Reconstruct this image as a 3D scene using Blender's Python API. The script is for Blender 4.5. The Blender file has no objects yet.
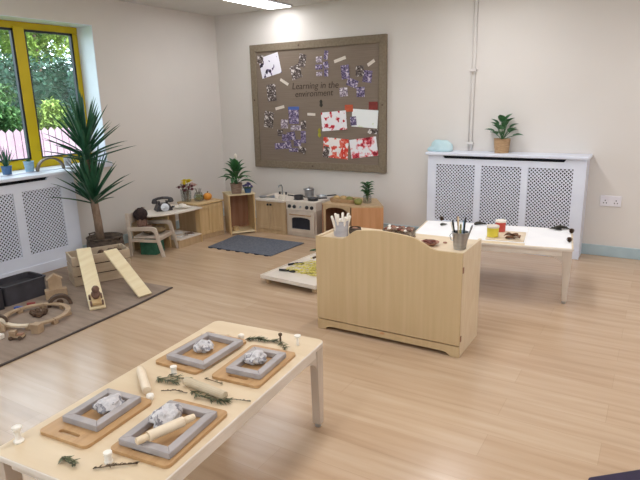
import bpy, bmesh, math, random
from mathutils import Vector, Matrix, Euler, noise
PI = math.pi
R = math.radians
sc = bpy.context.scene
col = sc.collection
rnd = random.Random(7)

# ------------------------------------------------------------------ materials
def lin(h):
    h = h.lstrip('#')
    o = []
    for i in (0, 2, 4):
        v = int(h[i:i+2], 16) / 255
        o.append(v / 12.92 if v <= .04045 else ((v + .055) / 1.055) ** 2.4)
    return (o[0], o[1], o[2], 1)

def base(name, rough=.5, metal=0.0, spec=.4):
    m = bpy.data.materials.new(name); m.use_nodes = True
    b = m.node_tree.nodes['Principled BSDF']
    b.inputs['Roughness'].default_value = rough
    b.inputs['Metallic'].default_value = metal
    b.inputs['Specular IOR Level'].default_value = spec
    return m, m.node_tree, b

def coords(nt, scale):
    tc = nt.nodes.new('ShaderNodeTexCoord'); mp = nt.nodes.new('ShaderNodeMapping')
    mp.inputs['Scale'].default_value = scale
    nt.links.new(tc.outputs['Object'], mp.inputs['Vector'])
    return mp.outputs['Vector']

def ramp(nt, fac, stops, interp='LINEAR'):
    r = nt.nodes.new('ShaderNodeValToRGB'); r.color_ramp.interpolation = interp
    e = r.color_ramp.elements
    while len(e) < len(stops): e.new(.5)
    for k, (p, c) in enumerate(stops):
        e[k].position = p; e[k].color = c if not isinstance(c, str) else lin(c)
    nt.links.new(fac, r.inputs['Fac'])
    return r.outputs['Color']

def noisy(name, c1, c2, scale=(8, 8, 8), ns=1.0, detail=3, rough=.5, metal=0.0, spec=.4, lo=.35, hi=.65, bump=0.0):
    m, nt, b = base(name, rough, metal, spec)
    n = nt.nodes.new('ShaderNodeTexNoise'); n.inputs['Scale'].default_value = ns; n.inputs['Detail'].default_value = detail
    nt.links.new(coords(nt, scale), n.inputs['Vector'])
    nt.links.new(ramp(nt, n.outputs['Fac'], [(lo, c1), (hi, c2)]), b.inputs['Base Color'])
    if bump:
        bp = nt.nodes.new('ShaderNodeBump'); bp.inputs['Strength'].default_value = bump; bp.inputs['Distance'].default_value = .01
        nt.links.new(n.outputs['Fac'], bp.inputs['Height']); nt.links.new(bp.outputs['Normal'], b.inputs['Normal'])
    return m

def cells(name, stops, scale, rough=.6, feature='F1', usecolor=True):
    m, nt, b = base(name, rough)
    v = nt.nodes.new('ShaderNodeTexVoronoi'); v.inputs['Scale'].default_value = scale
    nt.links.new(coords(nt, (1, 1, 1)), v.inputs['Vector'])
    sep = nt.nodes.new('ShaderNodeSeparateColor'); nt.links.new(v.outputs['Color'], sep.inputs['Color'])
    nt.links.new(ramp(nt, sep.outputs['Red'], stops, 'CONSTANT'), b.inputs['Base Color'])
    return m

def splat(name, bg, stops, scale, seed=0.0):
    """painted or printed blots on paper: thresholded noise"""
    m, nt, b = base(name, .75, 0, .2)
    n = nt.nodes.new('ShaderNodeTexNoise'); n.inputs['Scale'].default_value = scale; n.inputs['Detail'].default_value = 4
    tc = nt.nodes.new('ShaderNodeTexCoord'); mp = nt.nodes.new('ShaderNodeMapping')
    mp.inputs['Location'].default_value = (seed, seed * 1.7, seed * .6)
    nt.links.new(tc.outputs['Object'], mp.inputs['Vector']); nt.links.new(mp.outputs['Vector'], n.inputs['Vector'])
    nt.links.new(ramp(nt, n.outputs['Fac'], [(0, bg)] + stops, 'CONSTANT'), b.inputs['Base Color'])
    return m

M = {}
M['wall'] = noisy('wall_paint', '#dcd6d0', '#e0dad4', (1.2, 1.2, 1.2), 1, 2, .85, 0, .2)
M['ceiling'] = noisy('ceiling_paint', '#d6d4d0', '#dcdad6', (2, 2, 2), 1, 2, .9, 0, .2)
M['white'] = noisy('white_gloss_paint', '#dde1ee', '#e3e7f3', (5, 5, 5), 1, 2, .35)
M['skirt'] = noisy('pale_blue_paint', '#a9bcc3', '#b2c4ca', (5, 5, 5), 1, 2, .45)
M['dark'] = noisy('shade_and_window_dark', '#20222b', '#272932', (9, 9, 9), 1, 2, .8)  # shade inside the radiator covers as colour; also oven window and pin holes
M['maple'] = noisy('shaded_maple_plywood', '#c4aa82', '#cbb18a', (26, 26, 1.2), 1.4, 4, .42)  # cabinet front only: albedo lowered to put its shade into the colour
M['maple_h'] = noisy('maple_top', '#dcc6a6', '#e4d1b4', (2, 30, 8), 1.2, 4, .4)
M['tabletop'] = noisy('birch_tabletop', '#d6bf9e', '#dcc7a8', (14, 1.6, 6), 1.2, 4, .38)
M['edge'] = noisy('pale_birch_edge', '#dcd0c2', '#e4d9cd', (6, 6, 6), 1, 3, .45)
M['leg'] = noisy('limed_birch', '#c2b2a2', '#cfc0b1', (9, 9, 2), 1, 3, .45)
M['pine'] = noisy('pine', '#c9a878', '#d6b88a', (22, 22, 2), 1.2, 4, .5)
M['pine_pale'] = noisy('pale_pine', '#e0cba2', '#ebdab6', (22, 3, 3), 1, 4, .5)
M['brownwood'] = noisy('brown_wood', '#8d6248', '#a0745a', (20, 20, 2), 1, 4, .5)
M['orangewood'] = noisy('orange_beech', '#b98458', '#c8946a', (20, 20, 2), 1, 4, .45)
M['playwood'] = noisy('play_kitchen_wood', '#b79a76', '#c4a884', (20, 20, 2), 1.1, 4, .5)
M['cratewood'] = noisy('crate_wood', '#b5a088', '#c4b097', (4, 4, 20), 1.1, 4, .6)
M['toywood'] = noisy('worn_toy_wood', '#a88d70', '#ba9f82', (12, 12, 12), 1.1, 4, .6)
M['bamboo'] = noisy('bamboo_board', '#b18a5e', '#c0996d', (30, 2, 4), 1.2, 3, .4)
M['frame'] = noisy('grey_washed_wood', '#a09998', '#b1a9a7', (10, 10, 10), 1.4, 4, .6)
M['clay'] = splat('speckled_clay', '#c3bfc0', [(.42, '#d0cccc'), (.53, '#8b888d'), (.60, '#bbb7b8')], 30)
M['dowel'] = noisy('pale_dowel', '#dcc7aa', '#e8d7be', (10, 10, 10), 1, 3, .5)
M['greydowel'] = noisy('greyish_dowel', '#bfae92', '#ccbca2', (10, 10, 10), 1, 3, .5)
M['pegwhite'] = noisy('white_peg', '#eee6da', '#f3ede3', (9, 9, 9), 1, 2, .5)
M['herb'] = noisy('herb_green', '#4d5138', '#686b4e', (30, 30, 30), 1, 2, .6)
M['stem'] = noisy('brown_stem', '#51402c', '#6a5540', (30, 30, 30), 1, 2, .7)
M['leaf'] = noisy('leaf_green', '#2f5b34', '#47784a', (14, 14, 14), 1, 2, .4)
M['yucca'] = noisy('yucca_green', '#1f4a35', '#356649', (10, 10, 6), 1, 2, .38)
M['bark'] = noisy('yucca_bark', '#7b6452', '#9a8471', (20, 20, 9), 1, 4, .85, bump=.4)
M['basket'] = noisy('dark_wicker', '#3d332c', '#64564a', (18, 18, 60), 1, 3, .8, bump=.5)
M['wicker'] = noisy('tan_wicker', '#a2805c', '#bd9b76', (20, 20, 90), 1, 3, .8, bump=.5)
M['wicker2'] = noisy('brown_wicker', '#7d6656', '#9a8372', (20, 20, 90), 1, 3, .8, bump=.5)
M['soil'] = noisy('soil', '#2e241c', '#43362a', (50, 50, 50), 1, 3, .95)
M['hessian'] = noisy('brown_backing_paper', '#7f7165', '#887a6d', (3, 3, 160), 1.0, 3, .9, 0, .1)
M['bframe'] = noisy('hessian_covered_frame', '#7c6f5e', '#877a68', (40, 40, 40), 1, 3, .8, 0, .2)
M['paper'] = noisy('white_paper', '#f0eff0', '#f5f4f4', (5, 5, 5), 1, 2, .8, 0, .2)
M['strip'] = noisy('cream_strip', '#d9cfc2', '#e0d7cb', (5, 5, 5), 1, 2, .8, 0, .2)
M['ink'] = noisy('charcoal_ink', '#4a4038', '#54493f', (5, 5, 5), 1, 2, .9, 0, .1)
M['steel'] = noisy('brushed_steel', '#a9adb3', '#bcc0c6', (4, 4, 60), 1, 3, .32, 1.0)
M['darksteel'] = noisy('dark_steel', '#4b4c50', '#5f6065', (4, 4, 30), 1, 3, .35, .9)
M['black'] = noisy('black_plastic', '#17171a', '#222226', (9, 9, 9), 1, 2, .4)
M['plum'] = noisy('plum_black', '#241a33', '#2c2140', (9, 9, 9), 1, 2, .6)
M['phone'] = noisy('dark_bakelite', '#2f2b2d', '#3d383a', (9, 9, 9), 1, 2, .25)
M['tub'] = noisy('dark_grey_tub', '#3c3a40', '#4a484e', (7, 7, 7), 1, 3, .6)
M['crate_dk'] = noisy('dark_box', '#2a2629', '#363136', (7, 7, 7), 1, 3, .7)
M['green'] = noisy('green_fabric', '#2f5d49', '#3a6c56', (20, 20, 20), 1, 3, .9)
M['teal'] = noisy('blue_glaze', '#3d5d84', '#4a6c94', (20, 20, 20), 1, 3, .4)
M['paleblue'] = noisy('pale_blue_glaze', '#86a8c2', '#9bbad0', (20, 20, 60), 1, 3, .4)
M['aqua'] = noisy('aqua_cloth', '#b8d2d8', '#c4dce0', (10, 10, 10), 1, 3, .8)
M['rug'] = noisy('brown_rug', '#8d7b6d', '#9d8a7b', (3, 14, 3), 1.4, 5, .9, 0, .15)
M['rugedge'] = noisy('dark_rug_edge', '#4a3f3a', '#564a44', (9, 9, 9), 1, 2, .9)
M['mat'] = noisy('slate_mat', '#5d6069', '#6f727b', (60, 60, 60), 1, 3, .9, 0, .15)
M['matedge'] = noisy('navy_mat_tab', '#2b2d36', '#363843', (60, 60, 60), 1, 3, .9, 0, .15)
M['yellow'] = noisy('yellow_frame_paint', '#cdb10f', '#d6ba18', (4, 4, 4), 1, 2, .4)
M['gasket'] = noisy('dark_gasket', '#20232a', '#2a2d34', (4, 4, 4), 1, 2, .5)
M['yellowpot'] = noisy('yellow_paint_tub', '#d8c53a', '#e4d34f', (9, 9, 9), 1, 2, .45)
M['redpot'] = noisy('red_paint_tub', '#c0453c', '#cc564a', (9, 9, 9), 1, 2, .45)
M['brownleaf'] = noisy('brown_leaf', '#5d3d29', '#7a543a', (40, 40, 40), 1, 3, .8)
M['darkleaf'] = noisy('dark_leaf', '#2c2b26', '#403d34', (40, 40, 40), 1, 3, .8)
M['darkred'] = noisy('dark_red_clay', '#5c3129', '#74443a', (30, 30, 30), 1, 3, .7)
M['terracotta'] = noisy('terracotta', '#9a6d59', '#ad7f6a', (30, 30, 30), 1, 3, .7)
M['shells'] = cells('shell_mix', [(0, '#6f5650'), (.25, '#b9a59c'), (.5, '#8a6c63'), (.75, '#4a3a36')], 60)
M['pumpkin'] = noisy('pumpkin_orange', '#c57f28', '#d89236', (20, 20, 4), 1, 3, .5)
M['yflower'] = noisy('yellow_petals', '#e2c81c', '#efd93a', (40, 40, 40), 1, 3, .6)
M['rflower'] = noisy('maroon_petals', '#5a2830', '#75343d', (40, 40, 40), 1, 3, .6)
M['pflower'] = noisy('peach_petals', '#d9a79a', '#e3bcae', (40, 40, 40), 1, 3, .6)
M['vflower'] = noisy('violet_petals', '#4a4372', '#6b629a', (40, 40, 40), 1, 3, .6)
M['veg'] = noisy('olive_squash', '#75763c', '#8e8a4c', (30, 30, 30), 1, 3, .5)
M['bread'] = noisy('tan_loaf', '#a98a58', '#c0a070', (30, 30, 30), 1, 3, .7)
M['straw'] = noisy('yellow_straw', '#cfc05a', '#e2d67c', (30, 30, 30), 1, 3, .7)
M['bluetoy'] = noisy('blue_toy', '#2f4f9a', '#3a5caa', (9, 9, 9), 1, 2, .4)
M['redtoy'] = noisy('red_toy', '#8f3a35', '#a04a44', (9, 9, 9), 1, 2, .4)
M['mouse'] = noisy('brown_felt', '#6d5245', '#84675a', (40, 40, 40), 1, 3, .9)
M['hair'] = noisy('dark_brown_plush', '#2c2020', '#3d2d2b', (60, 60, 60), 1, 3, .95)
M['camo'] = noisy('mottled_cushion', '#4c3b2e', '#857050', (22, 22, 22), 1.2, 3, .9)
M['socket'] = noisy('white_plastic', '#e3dfe6', '#e8e5ea', (9, 9, 9), 1, 2, .4)
M['pipe'] = noisy('painted_pipe', '#d6d0cc', '#dcd6d2', (9, 9, 9), 1, 2, .4)
M['wrung'] = noisy('grey_arch_wood', '#6f6257', '#7f7266', (20, 20, 20), 1, 3, .6)
M['wood_dk'] = noisy('dark_arch_wood', '#4e3d31', '#604c3e', (20, 20, 20), 1, 3, .6)
M['cone'] = noisy('pine_cone_brown', '#4e3a2c', '#6b523f', (60, 60, 60), 1, 3, .9)
M['glassjar'] = noisy('milky_jar', '#a9a7ad', '#bbb9bf', (9, 9, 40), 1, 3, .2)
M['chalk'] = noisy('white_sticks', '#e9dfd2', '#f1e9de', (30, 30, 30), 1, 2, .7)
M['picket'] = noisy('pink_white_picket', '#b48c9f', '#c09aab', (3, 3, 3), 1, 2, .7)
M['tree1'] = noisy('sunlit_foliage', '#6f8a36', '#a3b55a', (2, 2, 2), 1.5, 3, .7)
M['tree2'] = noisy('mid_foliage', '#3f6638', '#6c8f50', (2, 2, 2), 1.5, 3, .7)
M['tree3'] = noisy('hedge_foliage', '#2c4c3c', '#446650', (2, 2, 2), 1.5, 3, .7)
M['trunk'] = noisy('tree_bark', '#5b4a3c', '#715e4e', (9, 9, 3), 1, 3, .9)
M['lawn'] = noisy('lawn', '#53793c', '#6f9450', (3, 3, 3), 2, 4, .9)

def photo_mat(name, seed, hue):
    tone = {'v': ('#c9bfcb', '#85789a', '#4b4358'), 'k': ('#d5cec9', '#776c68', '#3f3734'), 'w': ('#e6e2e2', '#b3a6b1', '#6a5e6b')}[hue]
    return splat(name, tone[0], [(.40, tone[1]), (.50, tone[2]), (.56, tone[1]), (.63, tone[0])], 26, seed)
PH = [photo_mat('photo_print_%d' % i, 3.1 * i + 1, 'vkwvkv'[i % 6]) for i in range(8)]
M['inkpic'] = splat('ink_blots', '#ece9f2', [(.575, '#8a7fa0'), (.60, '#33303c')], 12, 5.3)
M['redpic'] = splat('red_paint_splashes', '#f0edf0', [(.565, '#e08a90'), (.59, '#c03040')], 15, 4.4)
M['redpic2'] = splat('red_paint_wide', '#f2ece9', [(.49, '#e0705e'), (.56, '#d6463c'), (.66, '#f2ece9')], 11, 9.2)
M['redpic3'] = splat('red_paint_dabs', '#f0edf1', [(.50, '#e9b4ba'), (.56, '#cf4c58'), (.63, '#8a2a34')], 14, 6.7)
M['greenpic'] = splat('faint_green_paint', '#eff2f1', [(.62, '#dfe8cf')], 7, 5.0)
M['orange_card'] = noisy('orange_card', '#b5523a', '#c4603f', (20, 20, 20), 1, 2, .8)
M['red_card'] = noisy('dark_red_card', '#78302c', '#873a34', (20, 20, 20), 1, 2, .8)
M['yleaf'] = noisy('yellow_green_leaf', '#8f8a2e', '#a9a23c', (20, 20, 20), 1, 2, .8)
M['bluecard'] = noisy('blue_card', '#4a62a8', '#566eb2', (20, 20, 20), 1, 2, .8)

def floor_mat():
    m, nt, b = base('oak_vinyl_floor', .22, 0, .5)
    tc = nt.nodes.new('ShaderNodeTexCoord')
    br = nt.nodes.new('ShaderNodeTexBrick'); br.offset = .37
    for k, v in (('Scale', 1.0), ('Mortar Size', .0012), ('Brick Width', 1.22), ('Row Height', .18), ('Bias', 0.0)):
        br.inputs[k].default_value = v
    br.inputs['Color1'].default_value = lin('#c4a88c'); br.inputs['Color2'].default_value = lin('#cbb196'); br.inputs['Mortar'].default_value = lin('#b99e82')
    nt.links.new(tc.outputs['Object'], br.inputs['Vector'])
    mp = nt.nodes.new('ShaderNodeMapping'); mp.inputs['Scale'].default_value = (.9, 12, 1)
    nt.links.new(tc.outputs['Object'], mp.inputs['Vector'])
    n = nt.nodes.new('ShaderNodeTexNoise'); n.inputs['Scale'].default_value = 1.6; n.inputs['Detail'].default_value = 6
    nt.links.new(mp.outputs['Vector'], n.inputs['Vector'])
    g = ramp(nt, n.outputs['Fac'], [(.3, '#dcd2c6'), (.5, '#f2ede6'), (.7, '#ffffff')])
    mx = nt.nodes.new('ShaderNodeMix'); mx.data_type = 'RGBA'; mx.blend_type = 'MULTIPLY'; mx.inputs['Factor'].default_value = .7
    nt.links.new(br.outputs['Color'], mx.inputs['A']); nt.links.new(g, mx.inputs['B'])
    nt.links.new(mx.outputs['Result'], b.inputs['Base Color'])
    return m
M['floor'] = floor_mat()

def glass_mat(name, tint=(1, 1, 1, 1), refl=.06):
    m = bpy.data.materials.new(name); m.use_nodes = True; nt = m.node_tree
    nt.nodes.clear()
    o = nt.nodes.new('ShaderNodeOutputMaterial'); t = nt.nodes.new('ShaderNodeBsdfTransparent'); t.inputs['Color'].default_value = tint
    g = nt.nodes.new('ShaderNodeBsdfGlossy'); g.inputs['Roughness'].default_value = .03
    mx = nt.nodes.new('ShaderNodeMixShader'); mx.inputs['Fac'].default_value = refl
    nt.links.new(t.outputs[0], mx.inputs[1]); nt.links.new(g.outputs[0], mx.inputs[2]); nt.links.new(mx.outputs[0], o.inputs['Surface'])
    return m
M['pane'] = glass_mat('window_glass', (.93, .97, .98, 1), .05)
M['glass'] = glass_mat('clear_jar_glass', (.88, .9, .9, 1), .10)

def emit_mat(name, c, s):
    m = bpy.data.materials.new(name); m.use_nodes = True; nt = m.node_tree; nt.nodes.clear()
    o = nt.nodes.new('ShaderNodeOutputMaterial'); e = nt.nodes.new('ShaderNodeEmission')
    e.inputs['Color'].default_value = c; e.inputs['Strength'].default_value = s
    nt.links.new(e.outputs[0], o.inputs['Surface']); return m
M['lamp'] = emit_mat('lamp_diffuser', (.97, .975, 1.0, 1), 8)

# ------------------------------------------------------------------ mesh helpers
class MB:
    def __init__(s): s.bm = bmesh.new()
    def add(s, verts, faces, mat=None):
        vs = [s.bm.verts.new((mat @ Vector(v)) if mat else v) for v in verts]
        for f in faces:
            try: s.bm.faces.new([vs[i] for i in f])
            except ValueError: pass
        return s
    def bx(s, x0, x1, y0, y1, z0, z1, mat=None):
        v = [(x, y, z) for z in (z0, z1) for y in (y0, y1) for x in (x0, x1)]
        return s.add(v, [(0, 2, 3, 1), (4, 5, 7, 6), (0, 1, 5, 4), (2, 6, 7, 3), (0, 4, 6, 2), (1, 3, 7, 5)], mat)
    def bar(s, p, q, w, h):
        """box beam from p to q, w sideways (horizontal), h the other way"""
        p, q = Vector(p), Vector(q); d = (q - p); L = d.length; d.normalize()
        up = Vector((0, 0, 1)) if abs(d.z) < .95 else Vector((1, 0, 0))
        sd = d.cross(up).normalized(); u = sd.cross(d)
        m = Matrix((d, sd, u)).transposed().to_4x4(); m.translation = p
        return s.bx(0, L, -w/2, w/2, -h/2, h/2, m)
    def tube(s, pts, r, seg=8, cap=True, r1=None):
        pts = [Vector(p) for p in pts]; n = len(pts); rings = []
        prev = None
        for i, p in enumerate(pts):
            t = (pts[min(i+1, n-1)] - pts[max(i-1, 0)]).normalized()
            if prev is None:
                a = t.cross(Vector((0, 0, 1)) if abs(t.z) < .9 else Vector((1, 0, 0))).normalized()
            else:
                a = (prev - t * prev.dot(t)).normalized()
            prev = a; b = t.cross(a)
            rr = r if r1 is None else r + (r1 - r) * i / (n - 1)
            rings.append([s.bm.verts.new(p + (a * math.cos(2*PI*k/seg) + b * math.sin(2*PI*k/seg)) * rr) for k in range(seg)])
        for i in range(n - 1):
            for k in range(seg):
                s.bm.faces.new((rings[i][k], rings[i][(k+1) % seg], rings[i+1][(k+1) % seg], rings[i+1][k]))
        if cap:
            s.bm.faces.new(rings[0][::-1]); s.bm.faces.new(rings[-1])
        return s
    def lathe(s, prof, seg=24, mat=None, caps=True):
        rings = []
        for r, z in prof:
            rings.append([s.bm.verts.new((mat @ Vector((r*math.cos(2*PI*k/seg), r*math.sin(2*PI*k/seg), z))) if mat else (r*math.cos(2*PI*k/seg), r*math.sin(2*PI*k/seg), z)) for k in range(seg)])
        for i in range(len(prof) - 1):
            for k in range(seg):
                s.bm.faces.new((rings[i][k], rings[i][(k+1) % seg], rings[i+1][(k+1) % seg], rings[i+1][k]))
        if caps:
            s.bm.faces.new(rings[0][::-1]); s.bm.faces.new(rings[-1])
        return s
    def prism(s, poly, a, b, mat=None, holes=()):
        """outline in local xy (with holes), extruded z from a to b"""
        t = bmesh.new(); loops = [poly] + list(holes); es = []
        for lp in loops:
            vs = [t.verts.new((p[0], p[1], a)) for p in lp]
            for i in range(len(vs)): es.append(t.edges.new((vs[i], vs[(i+1) % len(vs)])))
        if holes:
            bmesh.ops.triangle_fill(t, use_beauty=True, use_dissolve=False, edges=es, normal=(0, 0, 1))
        else:
            bmesh.ops.contextual_create(t, geom=es)
        fs = t.faces[:]
        ex = bmesh.ops.extrude_face_region(t, geom=fs)
        bmesh.ops.translate(t, verts=[g for g in ex['geom'] if isinstance(g, bmesh.types.BMVert)], vec=(0, 0, b - a))
        bmesh.ops.recalc_face_normals(t, faces=t.faces)
        t.verts.index_update()
        s.add([v.co.copy() for v in t.verts], [[v.index for v in f.verts] for f in t.faces], mat)
        t.free(); return s
    def blob(s, c, sc_, amp=.0, freq=3.0, seed=0.0, sub=2, mat=None):
        t = bmesh.new(); bmesh.ops.create_icosphere(t, subdivisions=sub, radius=1)
        c = Vector(c); t.verts.index_update(); vs = []
        for v in t.verts:
            d = 1 + amp * noise.noise(v.co * freq + Vector((seed, seed*2, seed*.5)))
            p = c + Vector((v.co.x*sc_[0], v.co.y*sc_[1], v.co.z*sc_[2])) * d
            vs.append(p)
        s.add(vs, [[v.index for v in f.verts] for f in t.faces], mat); t.free(); return s
    def leaf(s, p, d, L, w, droop=.0, seg=5, fold=.25, tip=1.0):
        p = Vector(p); d = Vector(d).normalized()
        sd = d.cross(Vector((0, 0, 1)))
        if sd.length < .05: sd = Vector((1, 0, 0))
        sd.normalize(); up = sd.cross(d).normalized()
        L_, Rr, C_ = [], [], []
        for i in range(seg + 1):
            t = i / seg
            c = p + d*L*t + Vector((0, 0, -1))*droop*L*t*t
            ww = w * (math.sin(PI * min(1, (.12 + .88*t) ** .75)) if tip > .5 else (1 - t) ** .6 * (.6 + .4 * min(1, t*4)))
            ww = max(ww, .0006)
            C_.append(s.bm.verts.new(c)); L_.append(s.bm.verts.new(c - sd*ww*.5 + up*ww*fold)); Rr.append(s.bm.verts.new(c + sd*ww*.5 + up*ww*fold))
        for i in range(seg):
            s.bm.faces.new((L_[i], C_[i], C_[i+1], L_[i+1])); s.bm.faces.new((C_[i], Rr[i], Rr[i+1], C_[i+1]))
        return s
    def build(s, name, mat, parent=None, bevel=0, smooth=False, loc=None, rotz=0, recalc=True):
        if recalc: bmesh.ops.recalc_face_normals(s.bm, faces=s.bm.faces)
        me = bpy.data.meshes.new(name); s.bm.to_mesh(me); s.bm.free()
        me.materials.append(M[mat] if isinstance(mat, str) else mat)
        if smooth:
            for p in me.polygons: p.use_smooth = True
        o = bpy.data.objects.new(name, me); col.objects.link(o)
        if parent: o.parent = parent
        if loc: o.location = loc
        o.rotation_euler.z = rotz
        if bevel:
            b = o.modifiers.new('edge', 'BEVEL'); b.width = bevel; b.segments = 2; b.limit_method = 'ANGLE'; b.angle_limit = R(40)
        return o

def thing(name, label, cat, loc=(0, 0, 0), rotz=0, group=None):
    o = bpy.data.objects.new(name, None); col.objects.link(o); o.empty_display_size = .05
    o.location = loc; o.rotation_euler = (0, 0, rotz)
    return tag(o, label, cat, group)
def tag(o, label, cat, group=None):
    o['label'] = label; o['category'] = cat
    if group: o['group'] = group
    return o
def struct(o): o['kind'] = 'structure'; return o
def lab(o, t): o['label'] = t; return o
def at(p, rx=0, ry=0, rz=0):
    return Matrix.Translation(p) @ Euler((rx, ry, rz)).to_matrix().to_4x4()
def arc(cx, cy, r, a0, a1, n=10, ry=None):
    ry = ry or r
    return [(cx + r*math.cos(R(a0 + (a1-a0)*i/n)), cy + ry*math.sin(R(a0 + (a1-a0)*i/n))) for i in range(n + 1)]
def rrect(x0, x1, y0, y1, r, n=5):
    return arc(x1-r, y1-r, r, 0, 90, n) + arc(x0+r, y1-r, r, 90, 180, n) + arc(x0+r, y0+r, r, 180, 270, n) + arc(x1-r, y0+r, r, 270, 360, n)
XZ = Matrix(((1, 0, 0, 0), (0, 0, 1, 0), (0, 1, 0, 0), (0, 0, 0, 1)))   # local xy -> world xz, extrude along y
YZ = Matrix(((0, 0, 1, 0), (1, 0, 0, 0), (0, 1, 0, 0), (0, 0, 0, 1)))   # local xy -> world yz, extrude along x

# ------------------------------------------------------------------ setting
XR, YB, H = 7.4, -8.0, 2.53
struct(MB().bx(-.3, XR+.2, YB-.2, .2, -.12, 0).build('floor', 'floor'))
struct(MB().bx(-.3, XR+.2, YB-.2, .2, H, H+.12).build('ceiling', 'ceiling'))
struct(MB().bx(-.3, XR+.2, 0, .2, 0, H).build('wall_back', 'wall'))
struct(MB().bx(XR, XR+.2, YB, 0, 0, H).build('wall_right', 'wall'))
RW_ADDED = [(2.2, 3.9), (4.6, 6.3)]          # two unseen windows added behind the camera to bring in cool daylight
struct(MB().prism([(-.3, 0), (XR+.2, 0), (XR+.2, H), (-.3, H)], YB-.2, YB, XZ, [[(a, .9), (b, .9), (b, 2.25), (a, 2.25)] for a, b in RW_ADDED]).build('wall_rear', 'wall'))
for k, (a, b) in enumerate(RW_ADDED):
    wr = struct(bpy.data.objects.new('window_%d' % (k+2), None)); col.objects.link(wr)
    f = MB()
    for x0, x1, z0, z1 in ((a, b, .9, .97), (a, b, 2.18, 2.25), (a, a+.07, .97, 2.18), (b-.07, b, .97, 2.18), ((a+b)/2-.05, (a+b)/2+.05, .97, 2.18)): f.bx(x0, x1, YB-.14, YB-.08, z0, z1)
    f.build('window_frame', 'yellow', wr)
    MB().bx(a+.07, b-.07, YB-.112, YB-.108, .97, 2.18).build('pane', 'pane', wr)
WY0, WY1, WZ0, WZ1 = -4.3, -1.84, .93, 2.26     # window opening in the left wall
w = MB().bx(-.3, 0, YB, WY0, 0, H).bx(-.3, 0, WY1, 0, 0, H).bx(-.3, 0, WY0, WY1, 0, WZ0-.04).bx(-.3, 0, WY0, WY1, WZ1, H)
struct(w.build('wall_left', 'wall'))
struct(MB().bx(.0, XR, -.018, 0, 0, .10).build('baseboard_back', 'skirt', bevel=.004))
struct(MB().bx(0, .018, YB, -.018, 0, .10).build('baseboard_left', 'skirt', bevel=.004))
struct(MB().bx(-.26, .03, WY0-.05, -1.80, .885-.025, .91).build('trim_1', 'white', bevel=.006))   # window sill board
# reveal lining (white painted)
struct(MB().bx(-.26, .002, WY1-.006, WY1, .91, WZ1).bx(-.26, .002, WY0, WY1, WZ1-.006, WZ1).build('trim_2', 'white'))

win = struct(thing('window_1', 'yellow framed window', 'window')); del win['label']; del win['category']
X0, X1 = -.29, -.23
f = MB()
f.bx(X0, X1, WY0, WY1, 2.19, WZ1-.006).bx(X0, X1, WY0, WY1, .91, 1.00)
f.bx(X0, X1, WY1-.07, WY1-.006, 1.00, 2.19).bx(X0, X1, WY0, WY0+.08, 1.00, 2.19)
f.bx(X0, X1+.012, -2.525, -2.42, .96, 2.21)
f.bx(X0, X1, -3.42, -3.28, 1.0, 2.19)
f.build('window_frame', 'yellow', win, bevel=.006)
g = MB()
for y0, y1 in ((-2.42, -1.91), (-3.28, -2.525), (WY0+.08, -3.42)):
    for a, b, c, d in ((y0, y0+.016, 1.0, 2.19), (y1-.02, y1, 1.0, 2.19), (y0, y1, 1.0, 1.012), (y0, y1, 2.17, 2.19)):
        g.bx(-.262, -.226, a, b, c, d)
g.build('gasket', 'gasket', win)
for y0, y1 in ((-2.42, -1.91), (-3.28, -2.525), (WY0+.08, -3.42)):
    MB().bx(-.252, -.248, y0+.01, y1-.01, 1.005, 2.18).build('pane', 'pane', win)

# ceiling light in view (others are out of frame and only lamps)
cl = thing('ceiling_light', 'bright rectangular ceiling light panel near the back wall', 'ceiling light', (1.09, -.74, H))
MB().bx(-.16, .16, -.63, .63, -.018, -.001).build('light_frame', 'white', cl, bevel=.004)
MB().bx(-.145, .145, -.61, .61, -.022, -.0175).build('diffuser', 'lamp', cl)
AL = 13.0
def area(x, y, p, sx=.33, sy=1.2, c=(.955, .965, 1.0)):
    l = bpy.data.lights.new('ceiling_lamp', 'AREA'); l.shape = 'RECTANGLE'; l.size = sx; l.size_y = sy; l.energy = p; l.color = c
    o = bpy.data.objects.new('ceiling_lamp', l); col.objects.link(o); o.location = (x, y, H - .03)
for x, y, p in ((3.5, -1.3, 1.15), (5.9, -1.3, 1.1), (1.1, -3.6, .45), (3.5, -3.6, 1.05), (5.9, -3.6, 1.1), (1.1, -6.0, .4), (3.5, -6.0, 1), (5.9, -6.0, 1)):
    area(x, y, AL*p)

# ------------------------------------------------------------------ radiator covers
def lattice(y_or_x0, x1, z0, z1, pitch=.034, wbar=.0088, th=.006):
    """diagonal bars clipped to a rectangle, local xz plane at y=0"""
    mb = MB(); x0 = y_or_x0; wd, ht = x1-x0, z1-z0
    for sgn in (1, -1):
        k = -int((wd+ht)/pitch) - 1
        while k*pitch < wd + ht:
            c = k*pitch; pts = []
            # line: x = c + sgn*z'  (local, origin x0,z0)
            za, zb = 0, ht; xa, xb = c + sgn*za, c + sgn*zb
            lo, hi = 0.0, 1.0; dx = xb - xa
            ts = sorted(((0 - xa)/dx, (wd - xa)/dx)); lo, hi = max(0, ts[0]), min(1, ts[1])
            if hi - lo > .01:
                p = Vector((x0 + xa + dx*lo, 0.0015*sgn, z0 + ht*lo)); q = Vector((x0 + xa + dx*hi, 0.0015*sgn, z0 + ht*hi))
                d = (q-p).normalized(); n = Vector((-d.z, 0, d.x)) * wbar/2; t = Vector((0, th/2, 0))
                mb.add([p-n-t, p+n-t, p+n+t, p-n+t, q-n-t, q+n-t, q+n+t, q-n+t], [(0,1,2,3),(4,7,6,5),(0,4,5,1),(1,5,6,2),(2,6,7,3),(3,7,4,0)])
            k += 1
    return mb
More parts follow.
